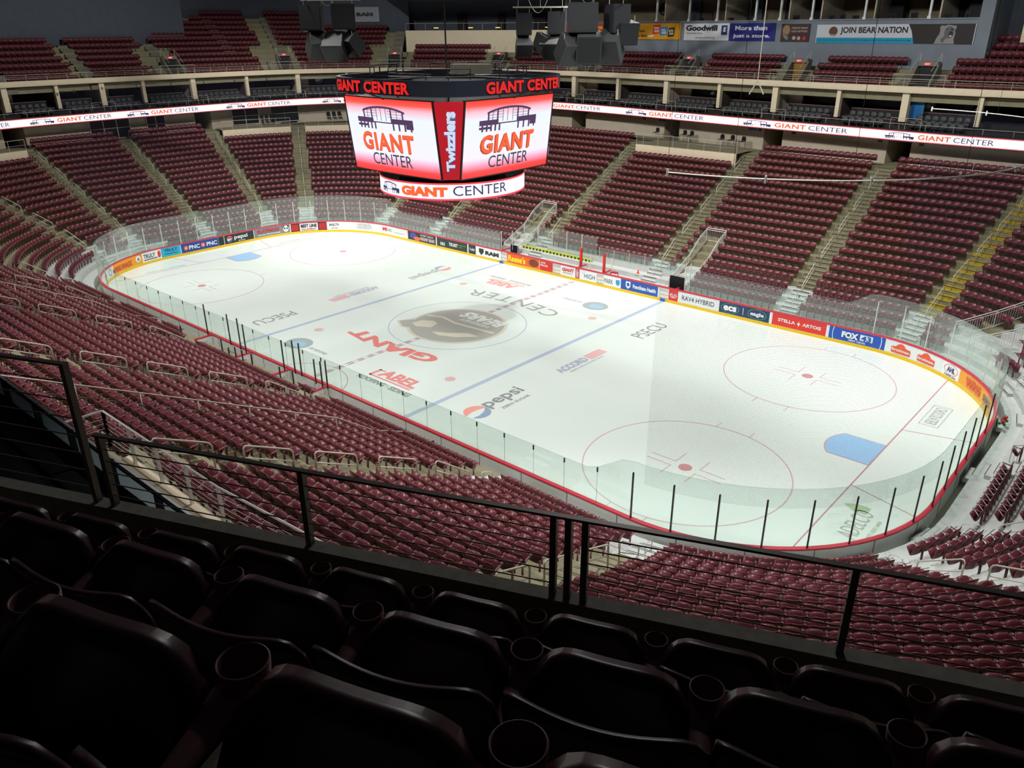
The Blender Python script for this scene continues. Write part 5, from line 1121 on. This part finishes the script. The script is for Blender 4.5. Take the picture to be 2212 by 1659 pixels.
SCR = screenmat(); ZT, ZB = 14.42, 10.38; FT_, FB_ = 5.05, 4.56; HW = 3.64
def face(k, bow=.16):
    a = k*PI/2; c, s = math.cos(a), math.sin(a)
    def f(x, y, e=0.0):   # x,y in [-.5,.5]; outward -Y for k=0
        X = x*2*HW; D = FB_+(FT_-FB_)*(y+.5)+bow*(1-(2*x)**2)-bow+e; Z = ZB+(ZT-ZB)*(y+.5); Y = -D
        return (X*c-Y*s, X*s+Y*c, Z)
    return f
for k in range(4):
    f = face(k); n = 10; me = bpy.data.meshes.new('screen'); V = [f(-.5+i/n, -.5) for i in range(n+1)]+[f(-.5+i/n, .5) for i in range(n+1)]
    me.from_pydata(V, [], [(i, i+1, n+2+i, n+1+i) for i in range(n)]); uv = me.uv_layers.new(name='UVMap')
    for p in me.polygons:
        for li in p.loop_indices: v = me.loops[li].vertex_index; uv.data[li].uv = ((v % (n+1))/n, 0 if v <= n else 1)
    scr = link('screen', me, SCR, SB)
    g1 = lambda x, y: f(x/(2*HW), y/(ZT-ZB), .03); g2 = lambda x, y: f(x/(2*HW), y/(ZT-ZB), .05); g0 = lambda x, y: f(x/(2*HW), y/(ZT-ZB), .02)
    mb = MB(); arena_icon(mb, g1, -.25, 1.0, 4.7, 1.25); mb.build('arena_logo', flat(84, 60, 96, 1.0), scr)
    mb = MB(); text(mb, 'GIANT', g2, -.2, -.3, 4.4, 1.0, .035, sp=1.12); mb.build('lettering', flat(248, 100, 56, 1.05), scr)
    mb = MB(); text(mb, 'GIANT', g0, -.26, -.35, 4.4, 1.0, .035, sp=1.12); mb.build('letter_shadow', flat(170, 70, 60, 1.0), scr)
    mb = MB(); text(mb, 'CENTER', g1, -.05, -1.28, 3.35, .66, .004); mb.build('lettering', flat(66, 62, 78, 1.0), scr)
    mb = MB(); fr_ = lambda x, y, e: f(x, y, e)
    for (x0, y0, x1, y1) in ((-.51, -.515, .51, -.5), (-.51, .5, .51, .515), (-.512, -.51, -.5, .51), (.5, -.51, .512, .51)):
        nn = 8 if x1-x0 > .5 else 1
        for i in range(nn):
            xa, xb = x0+(x1-x0)*i/nn, x0+(x1-x0)*(i+1)/nn; mb.hexa([fr_(xa, y0, -.12), fr_(xb, y0, -.12), fr_(xb, y0, .035), fr_(xa, y0, .035), fr_(xa, y1, -.12), fr_(xb, y1, -.12), fr_(xb, y1, .035), fr_(xa, y1, .035)])
    mb.build('screen_frame', M['dark_metal'], SB)
    # corner panel between this face and the next
    h = face((k+1) % 4); cp = lambda x, y, e=0.0: tuple(np.array(f(.518, y))*(.5-x)+np.array(h(-.518, y))*(.5+x)+np.array([math.cos(k*PI/2-PI/4)*(e), math.sin(k*PI/2-PI/4)*(e), 0]))
    mb = MB(); mb.add([cp(-.5, -.5), cp(.5, -.5), cp(.5, .5), cp(-.5, .5), cp(-.5, -.5, -.2), cp(.5, -.5, -.2), cp(.5, .5, -.2), cp(-.5, .5, -.2)], [(0, 1, 2, 3), (4, 7, 6, 5), (0, 4, 5, 1), (1, 5, 6, 2), (2, 6, 7, 3), (3, 7, 4, 0)])
    c_ = mb.build('corner_panel', flat(206, 22, 40, .75), SB); c_['label'] = 'red lit corner panel with blue-white script'
    mb = MB(); mb2 = MB(); CW = 1.7; vm = lambda e, dx=0, dy=0: (lambda a, b: cp((-b+dx)/CW, (a+dy)/(ZT-ZB), e))
    text(mb2, 'Twizzlers', vm(.03, .03, -.03), 0, 0, 3.1, .78, .09); mb2.build('letter_outline', flat(70, 110, 180, .9), c_); text(mb, 'Twizzlers', vm(.05), 0, 0, 3.1, .78, .05); mb.build('lettering', flat(214, 226, 246, .95), c_)
    # core plates
    mb = MB(); P0 = [f(-.5, -.5), f(.5, -.5)]; P1 = [f(-.5, .5), f(.5, .5)]
    mb.add([P0[0], P0[1], (0, 0, ZB-.0)], [(0, 1, 2)]); mb.add([P1[0], P1[1], (0, 0, ZT)], [(0, 1, 2)]); mb.add([P0[1], h(-.5, -.5), (0, 0, ZB)], [(0, 1, 2)]); mb.add([P1[1], h(-.5, .5), (0, 0, ZT)], [(0, 1, 2)]); mb.build('deck_plate', M['dark_metal'], SB)
def cring(Rr, sq=2.0):   # superellipse ring: sq 2 is round
    def f(a, z, e=0.0):
        r = Rr/(abs(math.cos(a))**sq+abs(math.sin(a))**sq)**(1/sq)+e; return (r*math.cos(a), r*math.sin(a), z)
    return f
def ringband(f, z0, z1, m, name, th=.12, n=96, parent=SB, e0=0.0):
    mb = MB(); A = [2*PI*i/n for i in range(n+1)]
    mb.strip([f(a, z0, e0) for a in A], [f(a, z1, e0) for a in A]); mb.strip([f(a, z1, e0) for a in A], [f(a, z1, e0-th) for a in A]); mb.strip([f(a, z1, e0-th) for a in A], [f(a, z0, e0-th) for a in A]); mb.strip([f(a, z0, e0-th) for a in A], [f(a, z0, e0) for a in A])
    return mb.build(name, m, parent)
sg = cring(5.65, 3.4); RG = ringband(sg, 14.68, 15.46, mat('dark_blue_ring', (.016, .02, .035), .35), 'ring_sign', .2)
for k in range(4):
    a0 = -PI/2+k*PI/2; sh = -.62 if k % 2 == 0 else .55
    mb = MB(); text(mb, 'GIANT CENTER', lambda x, y: sg(a0+math.atan2(x, 5.65), 15.06+y, .06), sh, 0, 6.7, .6, .045, sp=1.06); o = mb.build('lettering', flat(226, 36, 34, 1.0), RG)
    mb = MB(); text(mb, 'GIANT CENTER', lambda x, y: sg(a0+math.atan2(x, 5.65), 15.04+y, .03), sh+.04, 0, 6.75, .66, .06, sp=1.06); o = mb.build('letter_backing', M['black'], RG)
lg = cring(4.4); LG = ringband(lg, 8.98, 9.98, M['dark_metal'], 'lower_ring_display', .2)
ringband(lg, 9.06, 9.9, flat(240, 238, 250, 1.15), 'lit_face', .01, parent=LG, e0=.015); ringband(lg, 9.88, 9.97, flat(244, 70, 80, 1.1), 'red_stripe', .01, parent=LG, e0=.02); ringband(lg, 8.99, 9.09, flat(244, 70, 90, 1.1), 'red_stripe', .01, parent=LG, e0=.02)
for k in range(2):
    a0 = -PI/4+k*PI; F_ = lambda x, y: lg(a0+(x-.55)/4.4, 9.48+y, .035)
    mb = MB(); text(mb, 'GIANT', F_, -1.15, 0, 2.9, .55, .07); mb.build('lettering', flat(248, 104, 50, 1.1), LG); mb = MB(); text(mb, 'CENTER', F_, 2.3, .05, 3.4, .55, 0); arena_icon(mb, F_, -3.7, .02, 1.8, .62); mb.build('lettering', flat(60, 58, 96, 1.0), LG)
mb = MB(); mb.cyl(0, 0, 8.9, 10.4, 3.6, 24, 2.9); mb.build('lower_core', M['black'], SB); mb = MB(); mb.cyl(0, 0, 14.4, 15.2, 2.2, 16); mb.build('upper_core', M['black'], SB)
mb = MB()
for k in range(8):
    a = k*PI/4; mb.tube([(6.3*math.cos(a), 6.3*math.sin(a), 15.4), (1.5*math.cos(a), 1.5*math.sin(a), 15.4)], .05, 5); mb.tube([(5.0*math.cos(a), 5.0*math.sin(a), 14.4), (6.2*math.cos(a), 6.2*math.sin(a), 14.8)], .05, 5)
    mb.tube([(4.0*math.cos(a), 4.0*math.sin(a), 14.4), (4.0*math.cos(a), 4.0*math.sin(a), 15.95)], .04, 5)
for z in (15.55, 15.95):
    for q in range(12):
        if q % 3 != 2: a, b = 2*PI*q/12, 2*PI*(q+1)/12; mb.tube([(4.6*math.cos(a), 4.6*math.sin(a), z), (4.6*math.cos(b), 4.6*math.sin(b), z)], .035, 5)
for q in range(12): a = 2*PI*q/12; mb.tube([(4.6*math.cos(a), 4.6*math.sin(a), 15.4), (4.6*math.cos(a), 4.6*math.sin(a), 15.95)], .03, 5)
mb.build('catwalk_frame', M['dark_metal'], SB)
mb = MB(); mb.box(-.3, 2.2, 15.4, 15.95, 2.4, 1.2, .6); mb.box(-1.8, 3.2, 15.4, 15.85, .8, .8); mb.build('service_box', M['concrete_g'], SB)
mb = MB(); mb.tube([(-.6, .4, 15.2), (-.6, .4, 27)], .05, 6); mb.build('hoist_cable', M['dark_metal'], SB)

# ------------------------------------------------------------------ hanging speaker clusters
def ray_pt(u, v, dist):
    d = (fw+rt*((u-1106)/FOC)-up*((v-829.5)/FOC)); d.normalize(); return Vector(CAM)+d*dist
M['horn_grey'] = mat('horn_grey', (.13, .14, .135), .6); M['speaker_black'] = mat('speaker_black', (.02, .022, .026), .55); M['horn_dark'] = mat('horn_dark', (.05, .055, .055), .5)
M['black'].node_tree.nodes['Principled BSDF'].inputs['Specular IOR Level'].default_value = .2
def cluster(name, c, boxes, label):
    t = empty(name, c); tag(t, label, 'speaker cluster')
    for (x, y, z, w, d, h, rz, tilt, m) in boxes:
        mb = MB(); s2 = .72; P = [(-w/2, -d/2, -h/2), (w/2, -d/2, -h/2), (w/2*s2, d/2, -h/2), (-w/2*s2, d/2, -h/2), (-w/2, -d/2, h/2), (w/2, -d/2, h/2), (w/2*s2, d/2, h/2), (-w/2*s2, d/2, h/2)]
        Mx = Matrix.Translation((x, y, z)) @ Matrix.Rotation(rz, 4, 'Z') @ Matrix.Rotation(tilt, 4, 'X'); mb.hexa([Mx @ Vector(p) for p in P]); o = mb.build('speaker', M[{'black': 'speaker_black', 'dark_metal': 'horn_dark'}.get(m, m)], t)
        mb = MB(); q = [Mx @ Vector(p) for p in ((-w/2*.9, -d/2-.012, -h/2*.9), (w/2*.9, -d/2-.012, -h/2*.9), (w/2*.9, -d/2-.012, h/2*.9), (-w/2*.9, -d/2-.012, h/2*.9))]; mb.add(q, [(0, 1, 2, 3)]); mb.build('grille', M['speaker_black'], o)
        mb = MB()
        for a in (-1, 1): p = Mx @ Vector((a*w*.4, 0, h/2)); mb.tube([p, p+Vector((0, 0, .25))], .015, 4)
        mb.build('bracket', M['rail'], o)
    mb = MB(); zz = max(b[2]+b[5]/2 for b in boxes)+.25; xs = [b[0] for b in boxes]; mb.bar((min(xs)-.6, 0, zz), (max(xs)+.6, 0, zz), .1, .08); mb.bar((min(xs)-.3, -.6, zz), (min(xs)-.3, .7, zz), .06, .06); mb.bar((max(xs)+.3, -.6, zz), (max(xs)+.3, .7, zz), .06, .06); mb.build('frame', M['rail'], t)
    mb = MB()
    for x in (min(xs)-.3, sum(xs)/len(xs), max(xs)+.3): mb.tube([(x, 0, zz), (x*.7, 0, zz+8)], .012, 4)
    mb.build('cable', M['rail'], t)
    for i in range(2):
        mb = MB(); mb.tube([(x, .1, zz+.3+2.0*((x-min(xs)-.2)/1.3-.5)**2*2-.6) for x in [min(xs)+.2+1.3*j/8+i*.3 for j in range(9)]], .014, 4); mb.build('loop_cable', M['rail'], t)
    return t
yaw = math.radians(41)
t = cluster('speaker_cluster', (-4.5, -4.9, 18.2), [(-.85, 0, .25, 1.25, 1.0, 1.3, -.1, -.08, 'black'), (.85, .1, .3, 1.3, 1.0, 1.3, .15, -.1, 'black'), (-.75, -.1, -1.15, 1.2, 1.1, 1.2, .6, .7, 'dark_metal'), (.35, -.2, -1.2, 1.3, 1.1, 1.2, -.2, .75, 'dark_metal'), (1.3, 0, -1.05, .9, .9, 1.1, -.7, .7, 'dark_metal')], 'black speaker cluster left of the scoreboard, dark boxes over tilted horns')
t = cluster('speaker_cluster', (3.7, 3.8, 18.0), [(-.95, 0, .1, .9, .9, 1.15, .1, -.05, 'black'), (1.0, 0, .15, .95, .9, 1.2, -.2, -.05, 'black'), (-.95, -.1, -1.05, 1.0, .9, .8, .2, .6, 'horn_grey'), (.1, 0, -.9, .6, .8, 1.0, .9, .4, 'dark_metal'), (.95, -.1, -1.1, 1.5, 1.0, 1.1, -.5, .6, 'horn_grey')], 'speaker cluster with pale grey horns in the middle of the three')
t = cluster('speaker_cluster', (11.0, -.7, 17.9), [(-.75, 0, .45, 1.45, 1.1, 1.3, .05, -.02, 'black'), (.9, .05, .4, 1.0, 1.0, 1.25, .5, -.02, 'black'), (1.4, .1, -.2, 1.0, .9, 1.0, .3, .2, 'black'), (-1.3, -.1, -.95, 1.3, 1.0, 1.2, .5, .65, 'dark_metal'), (-.4, -.2, -.85, 1.2, 1.0, 1.3, .0, .3, 'dark_metal'), (.7, -.1, -.85, 1.2, 1.0, 1.3, -.5, .6, 'dark_metal')], 'large dark speaker cluster in front of the red banner')
for o in [q for q in bpy.data.objects if q.name.startswith('speaker_cluster')]: o.rotation_euler[2] = yaw
# roof trusses just showing at the top edge
for i, (x, y) in enumerate(((-18, 8), (-9, 16), (-2, 24))):
    mb = MB(); a, b = Vector((x-9, y-8, 21.9)), Vector((x+9, y+8, 21.9)); mb.tube([a, b], .14, 6); mb.tube([a+Vector((0, 0, 2)), b+Vector((0, 0, 2))], .12, 6)
    for j in range(8): p = a+(b-a)*j/8; q = a+(b-a)*(j+.5)/8+Vector((0, 0, 2)); r_ = a+(b-a)*(j+1)/8; mb.tube([p, q], .06, 5); mb.tube([q, r_], .06, 5)
    tag(mb.build('roof_truss', M['dark_metal']), 'dark steel roof truss at the very top, %s from the left' % nth(i, 'first'), 'truss')
mb = MB(); mb.tube([(18.55, 1.4, 27), (18.55, 1.4, 15.6)], .02, 5); mb.tube([(18.55, 1.4, 15.7), (18.8, 1.6, 15.1)], .03, 5); mb.tube([(18.55, 1.4, 15.7), (18.3, 1.2, 15.1)], .03, 5); tag(mb.build('hanging_cable', M['rail']), 'pale hoist cable with forked hook hanging before the blue banner', 'cable')

# ------------------------------------------------------------------ near club level seen past the left of the parapet
mb = MB(); S = srange(-18, 40, 1.2); mb.strip([(*rpt(s, .45)[:2], 10.2) for s in S], [(*rpt(s, .45)[:2], 11.5) for s in S]); 
o = mb.build('club_glass', glassmat('club_glass', (.5, .62, .6), .08)); tag(o, 'green-tinted glass guard behind the near ribbon display', 'glass guard')
mb = MB()
for s in srange(-18, 40, 1.6): x, y, nx, ny = rpt(s, .45); mb.bar((x, y, 10.2), (x, y, 11.5), .06, .1)
mb.tube([(*rpt(s, .45)[:2], 11.5) for s in S], .035, 5); mb.build('post', M['dark_metal'], o)
mb = MB(); mb.strip([(*rpt(s, .02)[:2], 10.96) for s in S], [(*rpt(s, .36)[:2], 10.96) for s in S]); tag(mb.build('trim_ribbon_cap', mat('pale_cap', (.8, .8, .9), .4)), kind='structure')
rwall('wall_club_near', mat('teal_dark', (.03, .07, .065), .3), -18, 30, .9, 9.6, 10.75, .1)
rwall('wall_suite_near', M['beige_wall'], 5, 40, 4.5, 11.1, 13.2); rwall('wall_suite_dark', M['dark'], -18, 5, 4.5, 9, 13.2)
mb = MB(); x, y, nx, ny = rpt(9, 2.6); mb.box(x, y, 11.7, 11.78, 5, 1.1, math.atan2(ny, nx)-PI/2); tag(mb.build('counter', mat('lavender_tile', (.16, .15, .26), .5)), 'lavender tiled counter of the near suite at the left frame edge', 'counter')

# ------------------------------------------------------------------ foreground: upper deck corner, parapet, rail and seats
def L(t, n, z=0.0): return Vector((FA[0]+ft[0]*t+fnn[0]*n, FA[1]+ft[1]*t+fnn[1]*n, z))
def lb(mb, t0, t1, n0, n1, z0, z1, mi=0): mb.hexa([L(t0, n0, z0), L(t1, n0, z0), L(t1, n1, z0), L(t0, n1, z0), L(t0, n0, z1), L(t1, n0, z1), L(t1, n1, z1), L(t0, n1, z1)], mi)
mb = MB(); lb(mb, -7.5, 7, .69, .80, 13.0, 15.09); lb(mb, -7.5, 7, .695, .795, 15.09, 15.1)
tag(mb.build('parapet', mat('parapet_concrete', (.36, .35, .29), .9, noise=.4, nscale=14, bump=.4)), 'rough grey concrete parapet in front of the dark foreground seats', 'parapet')
mb = MB(); FZ = [14.86, 15.51, 16.16, 16.81, 17.4]; FNB = [-.53, -1.42, -2.27, -3.12, -3.97]
for i in range(5): lb(mb, -7.5, 7, FNB[i]-.35 if i < 4 else -6, (FNB[i]+.55 if i else .68), 13, FZ[i])
tag(mb.build('floor_upper_deck', M['concrete_g']), kind='structure')
rm = mat('satin_bronze_rail', (.22, .18, .17), .42, .2)
FR = MB(); FR.bar(L(-3.1, .75, 15.605), L(7, .75, 15.605), .034, .014); o = FR.build('foreground_railing', rm); tag(o, 'dark flat-topped cable railing on the concrete parapet', 'railing')
def post(t, z1, w=.05, n=.75): mb = MB(); a = L(t-w/2, n-.02, 15.08); lb(mb, t-.017, t+.017, n-.022, n+.022, 15.08, z1); mb.build('post', rm, o)
for t, z in ((-3.2, 16.08), (-3.06, 15.6), (-1.62, 15.6), (-.12, 15.6), (-.04, 15.6), (.05, 15.6), (1.34, 15.6), (2.8, 15.6), (4.2, 15.6)): post(t, z)
for i in range(5):
    z = 15.17+.085*i; mb = MB(); mb.tube([L(-3.06, .75, z), L(-1.62, .75, z-.004), L(-.12, .75, z)], .0042, 5); mb.build('cable', rm, o); 
    mb = MB(); mb.tube([L(.05, .75, z), L(1.34, .75, z-.004), L(7, .75, z)], .0042, 5); mb.build('cable', rm, o)
o2 = tag((lambda m: m.build('high_railing', rm))((lambda m: (m.bar(L(-7.5, .75, 16.07), L(-3.2, .75, 16.07), .036, .016), m)[1])(MB())), 'taller dark railing at the left frame edge ending at the high post', 'railing')
for i in range(7):
    z = 15.2+.125*i; mb = MB(); mb.tube([L(-7.5, .75, z), L(-3.2, .75, z)], .0045, 5); mb.build('cable', rm, o2)
mb = MB(); lb(mb, -5.62, -5.58, .73, .77, 15.08, 16.06); mb.build('post', rm, o2)
# foreground seat: high detail
def fg_parts():
    W_ = .232
    def back(u, v):
        t = max(0, (v-.85)/.15); hw = .252*(1-.03*t*t); e = abs(u)**8*(.06 if u > 0 else .015)*v**3; z = .36+.555*v+.028*u*u*v-e; return (.035+u*hw, .13-.09*v+.035*u*u+.012*math.sin(v*PI), z)
    def pan(u, v):
        t = max(0, (v-.7)/.3); hw = .222*(1-.1*t**3)*(1 if v > .1 else .95)
        return (u*hw, .17+.2*v+.02*u*u*v, .40+.40*v-.07*abs(u)**5*v**4-.008*u)
    P = {'backrest': sheet(back, 16, 16, .02), 'seat': sheet(pan, 14, 10, .04)}
    m = MB(); arm = []
    n = 12
    for i in range(n+1):
        t = i/n; y = .08+.34*t; z = .63+.045*t; w = .028+.012*abs(2*t-.7)**2; arm.append((y, z, w))
    V = []; F = []
    for y, z, w in arm:
        for k in range(10): a = 2*PI*k/10; V.append((.255+w*math.cos(a), y, z+.018*math.sin(a)))
    for i in range(n):
        for k in range(10): F.append((i*10+k, i*10+(k+1) % 10, (i+1)*10+(k+1) % 10, (i+1)*10+k))
    P['armrest'] = (V, F)
    V = []; F = []; N = 28
    for r, z in ((.034, .60), (.041, .64), (.049, .725), (.0455, .728), (.043, .72), (.036, .63)):
        V += [(.255+r*math.cos(2*PI*i/N), .455+r*math.sin(2*PI*i/N), z) for i in range(N)]
    for q in range(5): F += [(q*N+i, q*N+(i+1) % N, (q+1)*N+(i+1) % N, (q+1)*N+i) for i in range(N)]
    F.append(tuple(5*N+i for i in range(N))); F.append(tuple(range(N-1, -1, -1))); P['cup_holder'] = (V, F)
    m = MB(); m.bar((.255, .05, 0), (.255, .08, .6), .035, .09); m.bar((.255, -.03, .38), (.255, .14, .42), .03, .12); P['stanchion'] = (m.v, m.f)
    return P
FP = fg_parts(); FM = {k: part_mesh(k, FP[k], M['arm'] if k in ('armrest', 'cup_holder') else M['seat_shaded'] if k != 'stanchion' else M['dark_metal']) for k in FP}
FROW = {0: [(32.45, -33.26), (32.88, -33.06), (33.37, -32.86), (33.86, -32.65), (34.33, -32.43), (34.80, -32.22), (35.25, -32.02)],
        1: [(33.0, -33.94), (33.46, -33.77), (33.95, -33.58), (34.43, -33.38), (34.9, -33.17), (35.36, -32.97)],
        2: [(34.03, -34.43), (34.5, -34.25), (34.99, -34.06)]}
ROWN = ['front row behind the parapet', 'second row from the parapet', 'third row from the parapet', 'row nearest the viewer']
for r in range(3):
    P = [np.array(p) for p in FROW[r]]; d0 = P[1]-P[0]; d1 = P[-1]-P[-2]
    dm = (P[-1]-P[0])/(len(P)-1)
    P = [P[0]-dm*k for k in (7, 6, 5, 4, 3, 2, 1)]+P+[P[-1]+dm*k for k in (1, 2, 3)]
    cnt = 0
    for i, p in enumerate(P):
        q = P[max(0, i-1)]; w = P[min(len(P)-1, i+1)]; dd = (w-q)/np.linalg.norm(w-q); rz = math.atan2(dd[1], dd[0])
        c, s = math.cos(rz), math.sin(rz); x = p[0]-(.255*c-.455*s); y = p[1]-(.255*s+.455*c); z = (15.59, 16.26, 16.88)[r]-.728
        if not any(in_view(x+a*c-b*s, y+a*s+b*c, z+h, .06) for a, b, h in ((.255, .455, .72), (-.2, .4, .78), (.2, .4, .78), (-.2, .05, .92), (.25, .05, .92))): continue
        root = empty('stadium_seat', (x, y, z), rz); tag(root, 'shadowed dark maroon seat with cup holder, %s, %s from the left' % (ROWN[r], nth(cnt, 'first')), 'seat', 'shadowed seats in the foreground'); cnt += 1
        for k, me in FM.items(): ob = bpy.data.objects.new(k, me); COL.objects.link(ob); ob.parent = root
# enclosing shell so that light stays in the building
mb = MB(); P = [opt(s, 42)[:2] for s in s_range(0, TOT, 4)[:-1]]; n = len(P); mb.add([(x, y, -.1) for x, y in P]+[(x, y, 28) for x, y in P], [(i, (i+1) % n, n+(i+1) % n, n+i) for i in range(n)]); tag(mb.build('wall_outer', M['slate']), kind='structure')
mb = MB(); mb.add([(x, y, 28) for x, y in P], [tuple(range(n))]); tag(mb.build('ceiling', M['slate']), kind='structure')
